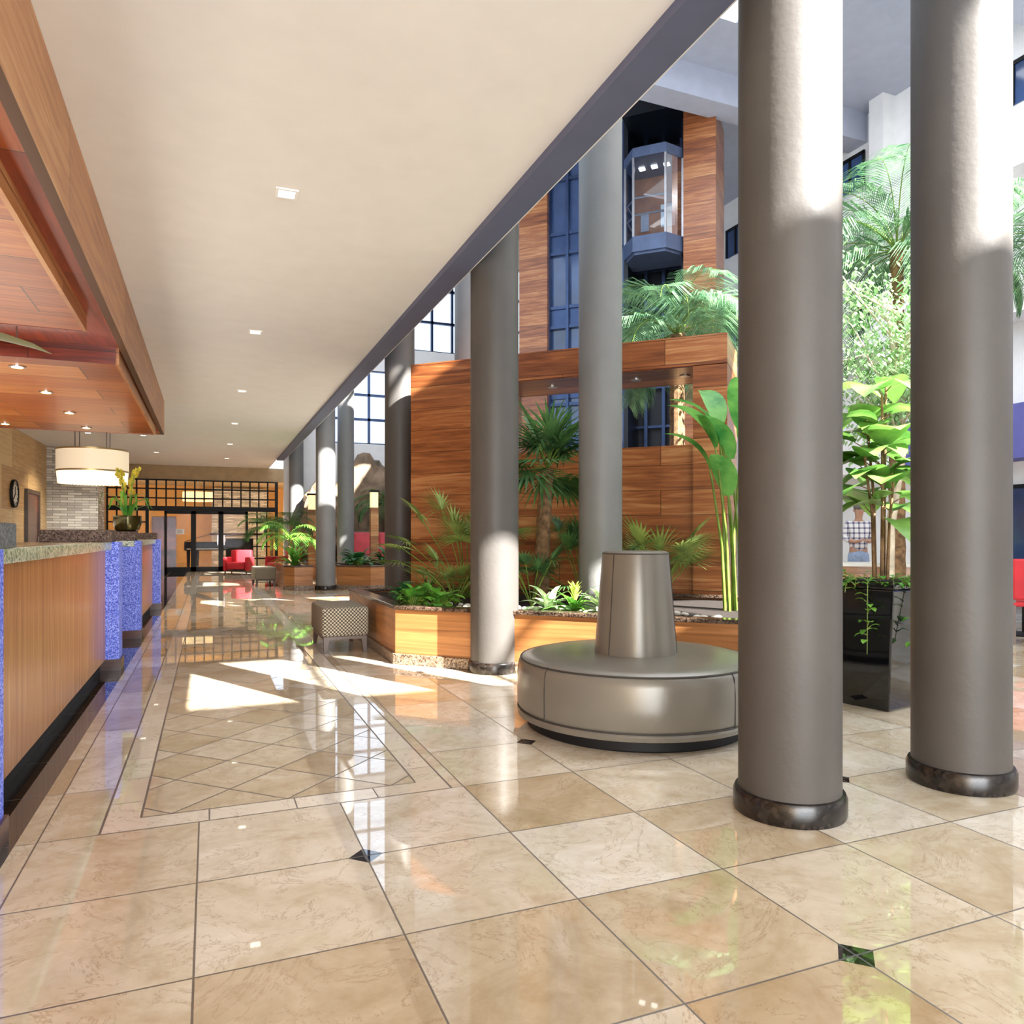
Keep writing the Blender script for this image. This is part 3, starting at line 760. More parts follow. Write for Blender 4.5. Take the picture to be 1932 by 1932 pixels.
# ceiling downlights
ords = ['nearest', 'second', 'third', 'fourth', 'fifth', 'sixth']
def cdl(X, Y, label, group):
    dl = thing('ceiling_light', label, 'ceiling light', (X, Y, 3.6), 0, group)
    M().ring([(-.075,-.075),(.075,-.075),(.075,.075),(-.075,.075)], [(-.055,-.055),(.055,-.055),(.055,.055),(-.055,.055)], -0.010, 0.0).build('frame', MT['white'], dl)
    M().box(-.055, .055, -.055, .055, -0.008, -0.002).build('lens', MT['lamp'], dl)
for i in range(6):
    cdl(0.50, 5.4+3.8*i, 'square recessed ceiling light, %s from camera in the long central row' % ords[i], 'central row of ceiling lights')
for i, (X, Y) in enumerate(((-1.45, 19.6), (-1.4, 23.4), (-2.6, 19.6))):
    cdl(X, Y, 'square ceiling light beyond the canopy, %s' % ('behind the drum chandelier', 'nearest the glass doors on the left', 'close to the stone pier')[i], 'ceiling lights beyond the canopy')

# ------------------------------------------------------------------ seating far away
def armchair(loc, rot, label, mat=None):
    mat = mat or MT['red']
    t = thing('armchair', label, 'armchair', loc, rot)
    M().box(-0.30, 0.30, -0.38, 0.30, 0.20, 0.44).build('seat', mat, t, bevel=0.04, smooth=True)
    M().box(-0.36, 0.36, 0.22, 0.42, 0.18, 0.86).build('backrest', mat, t, bevel=0.05, smooth=True)
    for sx in (-1, 1):
        x0, x1 = sorted((sx*0.31, sx*0.43)); M().box(x0, x1, -0.38, 0.36, 0.15, 0.62).build('arm', mat, t, bevel=0.04, smooth=True)
    for sx in (-1, 1):
        for sy in (-0.33, 0.33): M().lathe([(0.018, 0), (0.028, 0.17)], 10, (sx*0.36, sy, 0)).build('leg', MT['legwood'], t)
    return t
AC = armchair((0.86, 24.8, 0), radians(-20), 'red armchair nearer the glass doors, left of the small side table')
dup(AC, (2.0, 22.6, 0), radians(-70), 'red armchair partly behind far planter, right of the small side table')
AC.scale = (0.9, 0.9, 0.9)
t = thing('side_table', 'small round dark side table between the two red armchairs', 'side table', (1.62, 23.6, 0))
M().lathe([(0.0, 0.53), (0.28, 0.53), (0.28, 0.555), (0.0, 0.555)], 28).build('top', MT['black'], t)
M().lathe([(0.03, 0.02), (0.03, 0.53)], 12).build('stem', MT['steel'], t)
M().lathe([(0.2, 0.0), (0.2, 0.015), (0.03, 0.03)], 24).build('base', MT['black'], t)
struct('trim_8', M().box(3.05, 7.5, 20.0, 24.05, 0, 0.45), MT['planterwood'])
for i, X in enumerate((3.75, 4.65)):
    armchair((X, 20.75, 0.45), radians(180+8*i), 'coral red chair on the raised terrace, %s one of the pair' % ('left', 'right')[i], MT['pinkred'])
rr = random.Random(11)
def boulder(cn, s, label):
    bm = bmesh.new(); bmesh.ops.create_icosphere(bm, subdivisions=4, radius=1)
    off = Vector((rr.uniform(0, 50), rr.uniform(0, 50), rr.uniform(0, 50)))
    for v in bm.verts:
        p = v.co.copy(); d = 1+0.30*mnoise.noise(p*1.3+off)+0.16*mnoise.noise(p*3.1+off)+0.06*mnoise.noise(p*8+off)
        v.co = Vector((p.x*s[0]*d, p.y*s[1]*d, max(p.z*d, -0.75)*s[2]))
    me = bpy.data.meshes.new('boulder'); bm.to_mesh(me); bm.free(); me.materials.append(MT['rock'])
    o = bpy.data.objects.new('boulder', me); COL.objects.link(o); o.location = cn
    return tag(o, label, 'boulder')
boulder((3.4, 22.9, 1.5), (0.9, 0.8, 1.4), 'tall brown boulder at left of the rock waterfall')
boulder((4.6, 23.1, 1.75), (1.0, 0.8, 1.7), 'tallest brown boulder in the middle of the rock waterfall')
boulder((5.9, 23.0, 1.3), (0.9, 0.8, 1.1), 'brown boulder at right of the rock waterfall')
boulder((4.1, 22.1, 0.85), (0.6, 0.5, 0.5), 'low brown boulder at foot of the rock waterfall')
for (X, Y, z0, lab) in ((3.98, 19.3, 0.0, 'lit lantern on wooden post right of the coral chairs'), (2.66, 21.4, 0.0, 'lit lantern on wooden post behind far planter')):
    t = thing('lantern_post', lab, 'lantern', (X, Y, z0))
    M().box(-0.10, 0.10, -0.10, 0.10, 0, 1.95).build('post', MT['planterwood'], t)
    M().box(-0.09, 0.09, -0.09, 0.09, 1.95, 2.35).build('shade', MT['lantern'], t)
    M().box(-0.12, 0.12, -0.12, 0.12, 2.35, 2.4).build('cap', MT['black'], t)

# piano and lamp in the room beyond
t = thing('grand_piano', 'black grand piano seen through the glass doors', 'piano', (-0.15, 32.0, 0))
poly = [(-0.75, -0.9), (0.75, -0.9), (0.75, -0.2), (0.6, 0.3), (0.25, 0.6), (0.1, 1.0), (-0.2, 1.2), (-0.6, 1.15), (-0.75, 0.9)]
M().prism(poly, 0.65, 0.98).build('case', MT['black'], t)
l = M().prism(poly, 0.0, 0.02).build('lid', MT['black'], t); l.rotation_euler = (0, radians(-18), 0); l.location = (-0.02, 0, 1.22)
M().box(-0.65, 0.65, -1.05, -0.9, 0.70, 0.73).build('keyboard', MT['paper'], t)
for x, y in ((-0.6, -0.75), (0.6, -0.75), (-0.3, 0.9)): M().lathe([(0.05, 0), (0.07, 0.65)], 12, (x, y, 0)).build('leg', MT['black'], t)
t = thing('drum_chandelier', 'glowing drum chandelier in the room beyond the glass doors', 'chandelier', (-0.4, 31.0, 2.55))
M().lathe([(0.55, 0), (0.55, 0.35), (0.54, 0.35), (0.54, 0)], 36).build('drum_shade', MT['lantern'], t, smooth=True)
M().tube([(0, 0, 0.3), (0, 0, 0.95)], 0.012, 6).tube([(-.54, 0, 0.3), (.54, 0, 0.3)], 0.01, 6).build('rod', MT['steel'], t)
t = thing('fireplace', 'pale stone fireplace on the back wall beyond the doors', 'fireplace', (1.3, 36.9, 0))
fp = M(); fp.box(-1.2, -0.6, -0.4, 0.08, 0, 3.4); fp.box(0.6, 1.2, -0.4, 0.08, 0, 3.4); fp.box(-0.6, 0.6, -0.4, 0.08, 1.1, 3.4)
fp.build('surround', MT['stone'], t); M().box(-0.6, 0.6, -0.1, 0.05, 0, 1.1).build('firebox', MT['black'], t)
M().box(-1.3, 1.3, -0.55, -0.4, 1.25, 1.35).build('mantel', MT['legwood'], t)
struct('door_5', M().box(-2.4, -1.4, 36.95, 36.99, 0, 2.1), MT['darkwood'])

# ------------------------------------------------------------------ plants
def fan_leaf(m, o, d, L, n=17, spread=125, w=0.022, droop=0.12):
    o = Vector(o); d = Vector(d).normalized()
    up = Vector((0, 0, 1)); sd = d.cross(up)
    if sd.length < 0.1: sd = Vector((1, 0, 0))
    sd.normalize()
    for i in range(n):
        a = radians(-spread+2*spread*i/(n-1))
        e = d*cos(a)+sd*sin(a); l = L*(0.72+0.28*cos(a*0.7))
        m.strip([o, o+e*l*0.5, o+e*l+Vector((0, 0, -droop*l))], [w*0.35, w, 0.001], up=(0, 0.15, 1), fold=0.3)

def fan_palm(loc, label, trunk_h=0.0, trunk_r=0.06, n=12, pet=0.35, L=0.4, seed=1, mat='fan', name='fan_palm', lean=(0, 0)):
    rr = random.Random(seed)
    t = thing(name, label, 'palm', loc)
    lv = M(); ps = M()
    top = Vector((lean[0], lean[1], trunk_h))
    if trunk_h > 0.05:
        tr = M()
        pts = []; rs = []
        for i in range(19):
            f = i/18; pts.append((lean[0]*f*f, lean[1]*f*f, trunk_h*f)); rs.append(trunk_r*(1.15-0.25*f)*(1+0.10*(i % 2)))
        tr.tube(pts, rs, 12).build('trunk', MT['bark'], t, smooth=False)
    for i in range(n):
        a = i*2.39996+rr.uniform(-.2, .2); el = radians(rr.uniform(5, 80) if trunk_h else rr.uniform(25, 82))
        if trunk_h and i % 4 == 0: el = radians(-rr.uniform(5, 35))
        d = Vector((cos(a)*cos(el), sin(a)*cos(el), sin(el))); p = pet*rr.uniform(0.75, 1.2)
        e = top+d*p
        ps.tube([top, top+d*p*0.5+Vector((0, 0, 0.02)), e], 0.006, 5)
        dd = (d+Vector((0, 0, -0.35))).normalized()
        fan_leaf(lv, e, dd, L*rr.uniform(0.8, 1.15), w=0.04*L, n=21, spread=rr.uniform(95, 130))
    ps.build('stems', MT['stem'], t); lv.build('fronds', MT[mat], t, recalc=False)
    return t

def feather_palm(loc, label, trunk_h, n=16, L=1.3, seed=1, mat='feather', trunk_r=0.09, nl=26, ll=0.32, up=(20, 80), name='feather_palm', tm='bark', bend=1.0, lw=1.0, dr=0.22):
    rr = random.Random(seed)
    t = thing(name, label, 'palm', loc)
    if trunk_h > 0.05:
        tr = M(); k = max(12, int(trunk_h*7))
        tr.tube([(0, 0, trunk_h*i/k) for i in range(k+1)], [trunk_r*(1.1-0.3*i/k)*(1+0.07*(i % 2)) for i in range(k+1)], 12).build('trunk', MT[tm], t)
    lv = M(); ra = M()
    for i in range(n):
        a = i*2.39996+rr.uniform(-.2, .2); el = radians(rr.uniform(*up)); l = L*rr.uniform(0.8, 1.15)
        pts = []
        p = Vector((0, 0, trunk_h)); ang = el; st_ = l/10
        for q in range(11):
            pts.append(p.copy()); p = p+Vector((cos(a)*cos(ang), sin(a)*cos(ang), sin(ang)))*st_
            ang -= radians(7+6*q/5)*bend
            ang = max(ang, radians(-85))
        ra.tube(pts, [0.012*(1-0.08*q) for q in range(11)], 5)
        sd = Vector((-sin(a), cos(a), 0))
        for q in range(nl):
            f = 0.12+0.88*q/(nl-1); k0 = min(int(f*10), 9); b = pts[k0].lerp(pts[k0+1], f*10-k0)
            tg = (pts[k0+1]-pts[k0]).normalized(); le = ll*L/1.3*(0.45+0.9*sin(pi*min(f*0.92+0.08, 1)))*rr.uniform(0.85, 1.1)
            for s_ in (-1, 1):
                e = (sd*s_*0.85+tg*0.6+Vector((0, 0, -0.12))).normalized()
                lv.strip([b, b+e*le*0.55, b+e*le+Vector((0, 0, -dr*le))], [0.005*lw, (0.011*L/1.3+0.003)*lw, 0.001])
    ra.build('ribs', MT['stem'], t); lv.build('fronds', MT[mat], t, recalc=False)
    return t

def broad(m, ps, base, a, el, pet, L, W, bend=9.0, seg=8):
    p = Vector(base); ang = el
    d = Vector((cos(a)*cos(ang), sin(a)*cos(ang), sin(ang)))
    q = p+d*pet
    ps.tube([p, p+d*pet*0.5, q], [0.012, 0.01, 0.007] if pet > 0.08 else [0.005, 0.004, 0.003], 6)
    pts = []; ws = []
    for i in range(seg+1):
        pts.append(q.copy()); f = i/seg; ws.append(W*max(sin(pi*min(0.06+0.94*f, 1)), 0.0)**0.75*(1.1-0.35*f))
        ang -= radians(bend); d = Vector((cos(a)*cos(ang), sin(a)*cos(ang), sin(ang))); q = q+d*(L/seg)
    m.strip(pts, ws, fold=0.22)

def broad_plant(loc, label, cat, name, mat, leaves, stems=None, stemmat='stem'):
    t = thing(name, label, cat, loc)
    lv = M(); ps = M()
    for l in leaves: broad(lv, ps, *l)
    if stems:
        for s_ in stems: ps.tube(*s_)
    ps.build('stems', MT[stemmat], t); o = lv.build('leaves', MT[mat], t, recalc=False, smooth=True)
    return t

SZ = 0.49
fan_palm((3.38, 7.42, SZ), 'fan palm on a rough slender trunk between the two planter columns', 1.45, 0.075, 22, 0.32, 0.5, 3, 'fan', lean=(0.05, -0.03))
fan_palm((2.75, 8.1, SZ), 'tall olive fan palm left of the notch column, against the walnut wall', 0.0, 0, 18, 0.95, 0.36, 5, 'fan2')
fan_palm((3.85, 7.35, SZ), 'trunkless fan palm right of the slender palm trunk', 0.0, 0, 14, 0.75, 0.38, 8, 'fan')
fan_palm((4.42, 6.75, SZ), 'trunkless fan palm behind the settee backrest, near banana plant', 0.0, 0, 14, 0.72, 0.40, 9, 'fan2')
fan_palm((2.38, 7.4, SZ), 'short spiky olive palm just left of the notch column', 0.0, 0, 10, 0.42, 0.26, 12, 'fan2')
fan_palm((3.05, 6.95, SZ), 'low fan palm at the foot of the slender palm', 0.0, 0, 9, 0.5, 0.28, 14, 'fan')
def low(loc, label, seed, mat='low', n=26, h=0.16, L=0.14, W=0.05, name='leafy_plant'):
    rr = random.Random(seed)
    return broad_plant(loc, label, 'plant', name, mat, [((rr.uniform(-.05, .05), rr.uniform(-.05, .05), 0), rr.uniform(0, 2*pi), radians(rr.uniform(25, 80)), h*rr.uniform(0.5, 1.2), L*rr.uniform(0.8, 1.2), W, 14.0, 5) for _ in range(n)])
low((1.86, 7.10, SZ), 'bright green low plant at left corner of near planter', 21, n=34)
low((2.06, 6.98, SZ), 'bright green low plant beside the notch column, second from planter corner', 22, n=34)
low((1.88, 7.6, SZ), 'deep green low plant along the planter edge by the ottoman', 23, 'dkleaf')
def strap(loc, label, seed, mat, n=18, L=0.38, W=0.024, name='strap_leaf_plant', flower=None, cat='plant'):
    rr = random.Random(seed); t = thing(name, label, cat, loc); lv = M()
    for i in range(n):
        a = i*2.39996; el = radians(rr.uniform(30, 85)); l = L*rr.uniform(0.7, 1.15); p = Vector((0, 0, 0)); pts = []
        for q in range(7):
            pts.append(p.copy()); p = p+Vector((cos(a)*cos(el), sin(a)*cos(el), sin(el)))*l/6; el -= radians(13)
        lv.strip(pts, [W*0.6, W, W*1.1, W, W*0.8, W*0.5, 0.001])
    lv.build('leaves', MT[mat], t, recalc=False, smooth=True)
    if flower:
        f = M()
        for k in range(3):
            for q in range(8):
                a = q*pi/4+k*0.3; z = L*0.55+0.04*k; f.strip([(0, 0, z-0.1), (0.04*cos(a), 0.04*sin(a), z), (0.07*cos(a), 0.07*sin(a), z+0.03)], [0.008, 0.010, 0.002])
        f.tube([(0, 0, 0), (0, 0, L*0.6)], 0.012, 6)
        f.build('flower', MT[flower], t, recalc=False)
    return t
strap((2.86, 6.12, SZ), 'variegated leafy plant just right of the notch column', 31, 'vari', 26, 0.34, 0.035)
strap((3.02, 5.92, SZ), 'bromeliad with yellow green centre in middle of the near planter', 32, 'low', 24, 0.36, 0.022, 'bromeliad', 'brom', 'bromeliad')
strap((3.22, 5.75, SZ), 'pale variegated plant in near planter beside settee backrest', 33, 'vari', 26, 0.40, 0.035)
strap((2.2, 7.8, SZ), 'narrow leaved green plant behind the low leafy plants', 34, 'fan2', 24, 0.5, 0.014)
lvs = []; sts = []
for i, (dx, dy, h, a, L) in enumerate(((0, 0, 1.55, 2.3, 0.7), (0.1, 0.05, 1.35, 3.3, 0.65), (-0.05, 0.1, 1.7, 1.3, 0.75), (0.12, -0.08, 1.15, 4.1, 0.65), (0.02, -0.1, 1.75, 5.2, 0.75), (-0.1, -0.03, 1.45, 2.9, 0.65), (0.05, 0.1, 1.0, 3.7, 0.6), (0.0, 0.05, 1.55, 0.2, 0.7), (-0.08, 0.06, 1.25, 2.6, 0.6), (0.06, -0.05, 1.3, 4.6, 0.7), (0.1, 0.0, 1.6, 3.9, 0.7))):
    top = (dx+0.12*cos(a), dy+0.12*sin(a), h)
    sts.append(([(dx, dy, 0), (dx+0.03*cos(a), dy+0.03*sin(a), h*0.5), top], [0.018, 0.013, 0.010], 8))
    lvs.append((top, a, radians(78), 0.10, L, 0.125, 7.0, 10))
broad_plant((4.66, 5.76, SZ), 'tall banana plant with broad green leaves at right end of near planter', 'plant', 'banana_plant', 'banana', lvs, sts)
strap((1.82, 17.8, SZ), 'spiky green plant in front of left far planter', 51, 'low', 40, 0.75, 0.03)
feather_palm((1.85, 19.2, SZ), 'slim palm in the left far planter', 0.6, 14, 0.9, 52, 'low', 0.04, 20, 0.3)
low((3.2, 17.35, SZ), 'dark broad leaved plant at left of right far planter', 53, 'dkleaf', 34, 0.3, 0.26, 0.09)
low((3.85, 17.2, SZ), 'dark broad leaved plant at right of right far planter', 54, 'dkleaf', 34, 0.3, 0.26, 0.09)
strap((3.4, 18.1, SZ), 'pale strap leaved plant in middle of right far planter', 55, 'vari', 30, 0.5, 0.03)
feather_palm((1.95, 26.3, 0), 'tall bamboo palm by right end of the glazed screen', 1.4, 20, 1.2, 56, 'dkleaf', 0.05, 22, 0.34)
feather_palm((2.1, 21.2, 0), 'tall dark palm behind left far planter', 1.5, 18, 0.85, 57, 'fan', 0.05, 22, 0.3)
feather_palm((5.0, 22.0, 0.45), 'dark palm overhanging the boulders', 1.6, 18, 1.2, 58, 'fan', 0.07, 22, 0.34)
FP = dict(lw=0.55, dr=0.28)
feather_palm((6.45, 9.3, 0), 'sea green feather palm rising above the walnut wall header', 4.2, 24, 1.65, 61, 'feather', 0.12, 52, 0.40, (5, 88), bend=1.1, **FP)
feather_palm((9.4, 8.0, 0), 'very tall palm high between the two nearest columns', 5.4, 24, 2.0, 62, 'feather', 0.11, 52, 0.40, (-5, 85), bend=1.05, **FP)
feather_palm((11.0, 6.3, 0), 'very tall palm at the right edge of the photo', 5.0, 19, 1.9, 63, 'feather', 0.11, 48, 0.40, (0, 85), bend=1.05, **FP)
# pale weeping tree
t = thing('weeping_tree', 'pale sunlit small leaved tree between the two nearest columns', 'tree', (7.85, 6.8, 0))
br = M(); lv = M(); rr = random.Random(71)
br.tube([(0, 0, 0), (0.05, 0.02, 1.3), (0.2, -0.05, 2.4), (0.15, 0.0, 3.2), (0.05, 0.05, 4.0)], [0.06, 0.055, 0.05, 0.04, 0.02], 8)
ends = []
for i in range(40):
    a = i*2.4; z0 = rr.uniform(2.2, 4.1); l = rr.uniform(0.4, 0.95)
    p0 = Vector((0.15, 0, min(z0, 4.0))); p1 = p0+Vector((cos(a)*l*0.6, sin(a)*l*0.6, 0.35)); p2 = p0+Vector((cos(a)*l, sin(a)*l, rr.uniform(0.2, 0.9)))
    br.tube([p0, p1, p2], [0.02, 0.012, 0.005], 5); ends += [p1, p2, (p1+p2)/2, p0.lerp(p1, 0.6)]
for e in ends:
    for q in range(32):
        p = e+Vector((rr.gauss(0, .17), rr.gauss(0, .17), rr.gauss(0, .2))); a = rr.uniform(0, 6.28)
        d = Vector((cos(a)*0.6, sin(a)*0.6, -0.5))*rr.uniform(0.08, 0.14)
        lv.strip([p, p+d*0.5, p+d], [0.005, 0.020, 0.001])
br.build('trunk', MT['palebark'], t); lv.build('leaves', MT['pale'], t, recalc=False)
# black tapered pot and fig
t = thing('potted_fig', 'broad leaved fig in a tall glossy black tapered pot between the nearest columns', 'potted plant', (4.42, 3.92, 0), radians(12))
def frust(b, tp, z0, z1): return [(-b,-b,z0),(b,-b,z0),(b,b,z0),(-b,b,z0),(-tp,-tp,z1),(tp,-tp,z1),(tp,tp,z1),(-tp,tp,z1)], [(0,3,2,1),(4,5,6,7),(0,1,5,4),(1,2,6,5),(2,3,7,6),(3,0,4,7)]
m = M(); m.add(*frust(0.175, 0.245, 0, 0.84)); m.add(*frust(0.25, 0.252, 0.84, 0.885))
m.build('pot', MT['blackgloss'], t, bevel=0.012)
M().box(-0.2, 0.2, -0.2, 0.2, 0.886, 0.893).build('soil', MT['soil'], t)
lv = M(); ps = M(); rr = random.Random(81)
for s_ in range(5):
    a = s_*1.3; r = 0.045; hh = (1.45, 1.2, 0.95, 1.3, 0.8)[s_]
    pts = [Vector((r*cos(a)+0.03, r*sin(a), 0.885)), Vector((r*1.3*cos(a)+0.03, r*1.3*sin(a), 0.885+hh*0.5)), Vector((r*2.4*cos(a), r*2.4*sin(a), 0.885+hh))]
    ps.tube(pts, [0.013, 0.010, 0.008], 7)
    for q in range(9):
        f = 0.5+0.5*q/8; b = pts[0].lerp(pts[1], f*2) if f < 0.5 else pts[1].lerp(pts[2], f*2-1)
        broad(lv, ps, b, q*2.4+s_, radians(rr.uniform(10, 55)), 0.07, rr.uniform(0.28, 0.40), rr.uniform(0.11, 0.155), 13.0, 6)
ps.build('stems', MT['bark'], t); lv.build('leaves', MT['fig'], t, recalc=False, smooth=True)
vn = M(); vs_ = M()
for i in range(22):
    a = i*2*pi/22; x0, y0 = 0.24*cos(a), 0.24*sin(a); L = rr.uniform(0.05, 0.12) if i % 4 else rr.uniform(0.35, 0.6)
    for q in range(int(4+L*22)):
        f = rr.uniform(0, 1); p = (x0*(1.1+0.1*f), y0*(1.1+0.1*f), 0.92-L*f)
        broad(vn, vs_, p, rr.uniform(0, 6.28), radians(rr.uniform(-10, 50)), 0.03, 0.06, 0.025, 15.0, 4)
    vs_.tube([(x0*0.8, y0*0.8, 0.9), (x0*1.15, y0*1.15, 0.92), (x0*1.2, y0*1.2, 0.92-L)], 0.003, 4)
vn.build('vine_leaves', MT['low'], t, recalc=False); vs_.build('vine_stems', MT['stem'], t)

# ------------------------------------------------------------------ dining side at right
def dining_chair(loc, rot, label):
    t = thing('dining_chair', label, 'chair', loc, rot)
    M().box(-0.22, 0.22, -0.22, 0.22, 0.42, 0.48).build('seat', MT['red'], t, bevel=0.02)
    M().box(-0.22, 0.22, 0.19, 0.24, 0.5, 0.95).build('backrest', MT['red'], t, bevel=0.02)
    for sx in (-1, 1):
        for sy in (-1, 1): M().box(sx*0.2-0.018, sx*0.2+0.018, sy*0.2-0.018, sy*0.2+0.018, 0, 0.5 if sy > 0 else 0.42).build('leg', MT['legwood'], t)
    return t
def table(loc, label, w=0.45):
    t = thing('dining_table', label, 'table', loc)
    M().lathe([(0, 0.71), (w, 0.71), (w, 0.75), (0, 0.75)], 36).build('tabletop', MT['cloth'], t)
    M().lathe([(0.04, 0.03), (0.04, 0.71)], 14).build('pedestal', MT['black'], t)
    M().lathe([(0.25, 0), (0.25, 0.02), (0.05, 0.04)], 24).build('base', MT['black'], t)
table((9.2, 6.0, 0), 'round white dining table at the right edge of the photo')
DC = dining_chair((8.55, 5.55, 0), radians(140), 'red dining chair at right edge, nearer side of the white table')
dup(DC, (9.4, 6.75, 0), radians(-10), 'red dining chair at right edge, far side of the white table')
t = thing('high_counter', 'long white topped counter in front of the man in plaid shirt', 'counter', (9.9, 8.9, 0), A45)
M().box(-1.3, 1.3, -0.25, 0.25, 0.72, 0.78).build('counter_top', MT['cloth'], t)
M().box(-1.25, 1.25, -0.18, 0.18, 0, 0.72).build('body', MT['planterwood'], t)

# ------------------------------------------------------------------ person
def skin_obj(name, mat, verts, edges, radii, parent, root=0, lev=2):
    me = bpy.data.meshes.new(name); me.from_pydata(verts, edges, []); me.update()
    o = bpy.data.objects.new(name, me); COL.objects.link(o); me.materials.append(mat)
    sk = o.modifiers.new('skin', 'SKIN'); sk.use_smooth_shade = True
    for i, r in enumerate(radii):
        d = me.skin_vertices[0].data[i]; d.radius = (r, r) if not isinstance(r, tuple) else r
        d.use_root = (i == root)
    sb = o.modifiers.new('sub', 'SUBSURF'); sb.levels = lev; sb.render_levels = lev
    o.parent = parent
    return o
P = thing('person', 'man in plaid shirt and light jeans standing beyond the fig plant, looking down', 'person', (10.75, 9.95, 0), radians(-30))
V = [(0,0,0.95),(0,0.01,1.12),(0,0.0,1.32),(0,0.0,1.46),(0,-0.02,1.54),(0,-0.04,1.62),(0,-0.05,1.73)]
E = [(0,1),(1,2),(2,3),(3,4),(4,5),(5,6)]
RD = [(0.14,0.11),(0.13,0.10),(0.16,0.11),(0.08,0.07),0.055,0.085,0.075]
for s_ in (-1, 1):
    b = len(V)
    V += [(s_*0.17,0,1.42),(s_*0.23,0.0,1.16),(s_*0.12,-0.22,1.10),(s_*0.06,-0.29,1.12),(s_*0.045,-0.33,1.13)]
    E += [(2,b),(b,b+1),(b+1,b+2),(b+2,b+3),(b+3,b+4)]
    RD += [0.065,0.048,0.032,(0.03,0.018),(0.036,0.016)]
    for q in range(4):
        f = len(V); V += [(s_*(0.065-0.018*q),-0.37-0.004*(q % 2),1.135),(s_*(0.06-0.018*q),-0.395,1.115)]; E += [(b+4,f),(f,f+1)]; RD += [0.009,0.008]
    f = len(V); V += [(s_*0.02,-0.32,1.15),(s_*0.01,-0.35,1.16)]; E += [(b+3,f),(f,f+1)]; RD += [0.010,0.009]
    b = len(V)
    V += [(s_*0.09,0,0.88),(s_*0.10,-0.01,0.5),(s_*0.10,0.02,0.08),(s_*0.10,-0.12,0.04)]
    E += [(0,b),(b,b+1),(b+1,b+2),(b+2,b+3)]; RD += [0.085,0.055,0.04,0.035]
bd = skin_obj('body', MT['skin'], V, E, RD, P)
V = [(0,0,0.90),(0,0.01,1.12),(0,0,1.33),(0,0,1.45)]; E = [(0,1),(1,2),(2,3)]; RD = [(0.175,0.14),(0.165,0.13),(0.185,0.135),(0.085,0.075)]
for s_ in (-1, 1):
    b = len(V); V += [(s_*0.175,0,1.42),(s_*0.235,0.0,1.17),(s_*0.17,-0.13,1.125)]; E += [(2,b),(b,b+1),(b+1,b+2)]; RD += [0.082,0.066,0.052]
skin_obj('shirt', MT['plaid'], V, E, RD, P)
V = [(0,0,0.97),(0,0,0.90)]; E = [(0,1)]; RD = [(0.16,0.125),(0.165,0.13)]
for s_ in (-1, 1):
    b = len(V); V += [(s_*0.095,0,0.80),(s_*0.10,-0.01,0.5),(s_*0.10,0.015,0.10)]; E += [(1,b),(b,b+1),(b+1,b+2)]; RD += [0.105,0.075,0.062]
skin_obj('trousers', MT['jeans'], V, E, RD, P)
for s_ in (-1, 1):
    M().ball((s_*0.10, -0.06, 0.045), 0.05, 0.14, 0.045, 8).build('shoe', MT['shoe'], P, smooth=True)
hm = M(); hm.ball((0, -0.025, 1.725), 0.092, 0.10, 0.085, 10); hm.build('hair', MT['hair'], P, smooth=True)
M().ball((0, -0.145, 1.655), 0.014, 0.02, 0.022, 6).build('nose', MT['skin'], P, smooth=True)
for s_ in (-1, 1):
    M().ball((s_*0.032, -0.125, 1.68), 0.011, 0.008, 0.008, 6).build('eye', MT['ink'], P, smooth=True)
    M().ball((s_*0.09, -0.04, 1.66), 0.012, 0.02, 0.03, 6).build('ear', MT['skin'], P, smooth=True)
M().box(-0.03, 0.03, -0.128, -0.118, 1.612, 1.618).build('mouth', MT['pinkred'], P)

# ------------------------------------------------------------------ lights
def area(name, loc, rot, sx, sy, pw, col=(1, 1, 1)):
    l = bpy.data.lights.new(name, 'AREA'); l.shape = 'RECTANGLE'; l.size = sx; l.size_y = sy; l.energy = pw; l.color = col
    o = bpy.data.objects.new(name, l); COL.objects.link(o); o.location = loc; o.rotation_euler = rot; return o
def point(name, loc, pw, col=(1, 0.85, 0.62), r=0.08):
    l = bpy.data.lights.new(name, 'POINT'); l.energy = pw; l.color = col; l.shadow_soft_size = r
    o = bpy.data.objects.new(name, l); COL.objects.link(o); o.location = loc; return o
def spot(name, loc, pw, ang=120, col=(1, 0.95, 0.88), r=0.1):
    l = bpy.data.lights.new(name, 'SPOT'); l.energy = pw; l.color = col; l.spot_size = radians(ang); l.spot_blend = 0.8; l.shadow_soft_size = r
    o = bpy.data.objects.new(name, l); COL.objects.link(o); o.location = loc; return o
el = math.atan(0.70)
Sv = Vector((0.45*cos(el), -0.893*cos(el), sin(el)))
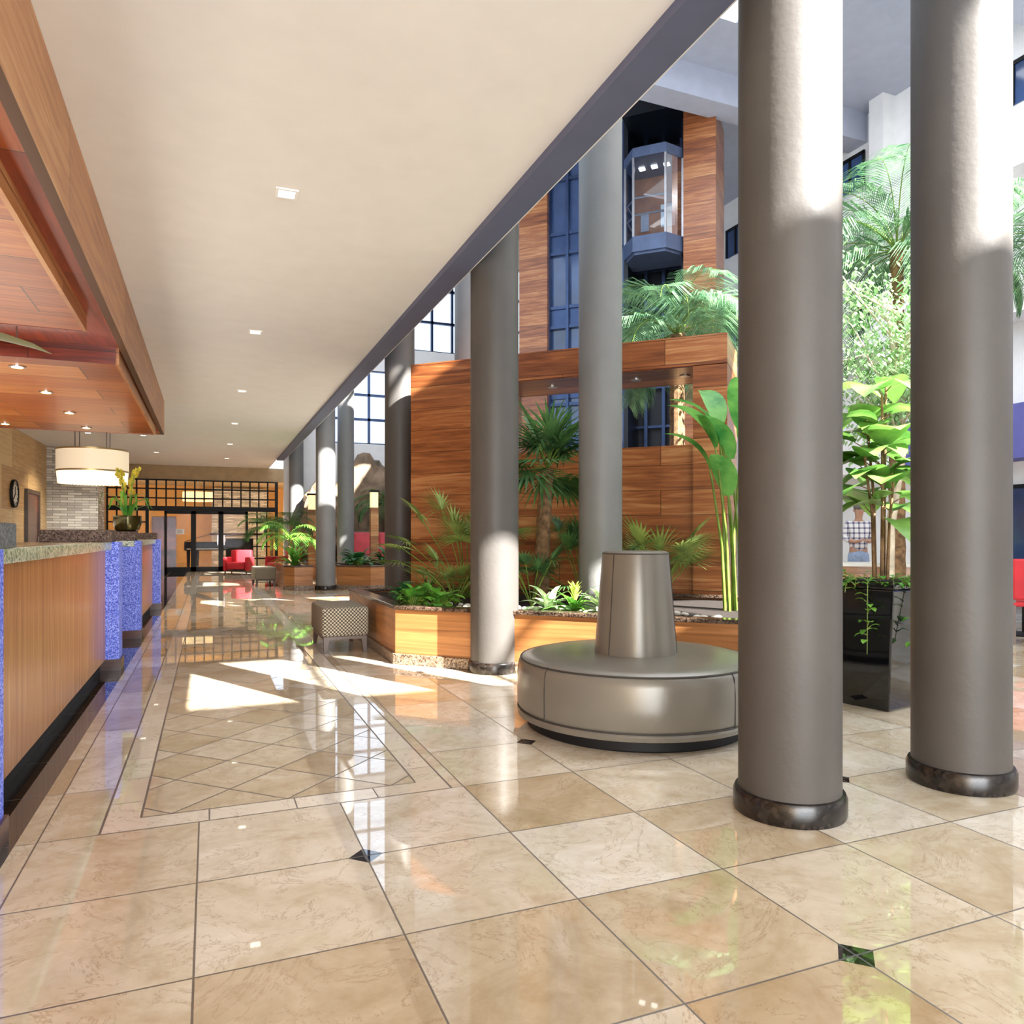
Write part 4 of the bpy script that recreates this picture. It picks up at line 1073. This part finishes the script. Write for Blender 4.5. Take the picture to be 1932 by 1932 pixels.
sl = bpy.data.lights.new('sun', 'SUN'); sl.energy = 38.0; sl.angle = radians(0.4); sl.color = (1, 0.98, 0.94)
so = bpy.data.objects.new('sun', sl); COL.objects.link(so); so.location = (8, -8, 20)
so.rotation_euler = (-Sv).to_track_quat('-Z', 'Y').to_euler()
area('rear_fill', (-0.5, -7.5, 1.75), (radians(99), 0, 0), 8, 3.3, 1100, (0.95, 0.975, 1.0))  # added fill lamp behind the camera, brightens lobby floor and ceiling
area('atrium_fill', (8.5, 4.0, 11.4), (0, 0, 0), 10, 14, 1600, (0.95, 0.97, 1.0))  # added fill sheet under the roof, separate from the skylight openings
area('canopy_fill', (-2.6, 8.0, 1.2), (radians(180), 0, 0), 1.8, 10.0, 110, (1, 0.9, 0.75))  # added unseen uplight, brightens the underside of the canopy
point('chandelier_bulb', (-1.95, 15.3, 2.5), 100, r=0.2)
point('far_room_fill', (-4.8, 31.5, 2.4), 320, (1, 0.78, 0.5), r=0.3); point('far_room_fill', (4.6, 31.5, 2.4), 320, (1, 0.78, 0.5), r=0.3)  # added fill points, kept out of sight either side of the screen
for Y in (13.0, 18.7, 24.4): spot('ceiling_and_fill_spot', (0.5, Y, 3.56), 240)
spot('ceiling_and_fill_spot', (-2.9, 21.2, 3.56), 330)  # added spot with no fixture, placed to brighten the stone pier
w = bpy.data.worlds.new('World'); S.world = w; w.use_nodes = True
bg = w.node_tree.nodes['Background']; bg.inputs[0].default_value = (0.74, 0.86, 1.0, 1); bg.inputs[1].default_value = 1.8

# ------------------------------------------------------------------ camera
cd = bpy.data.cameras.new('camera'); cam = bpy.data.objects.new('camera', cd); COL.objects.link(cam)
cd.sensor_width = 36; cd.sensor_fit = 'HORIZONTAL'; cd.lens = 36*1400/1932
cd.shift_y = 46/1932; cd.clip_start = 0.05; cd.clip_end = 200
cam.location = (0, 0, 1.2); cam.rotation_euler = (radians(90), 0, -math.atan(571/1400))
S.camera = cam
S.view_settings.view_transform = 'Standard'
S.view_settings.exposure = 0.3
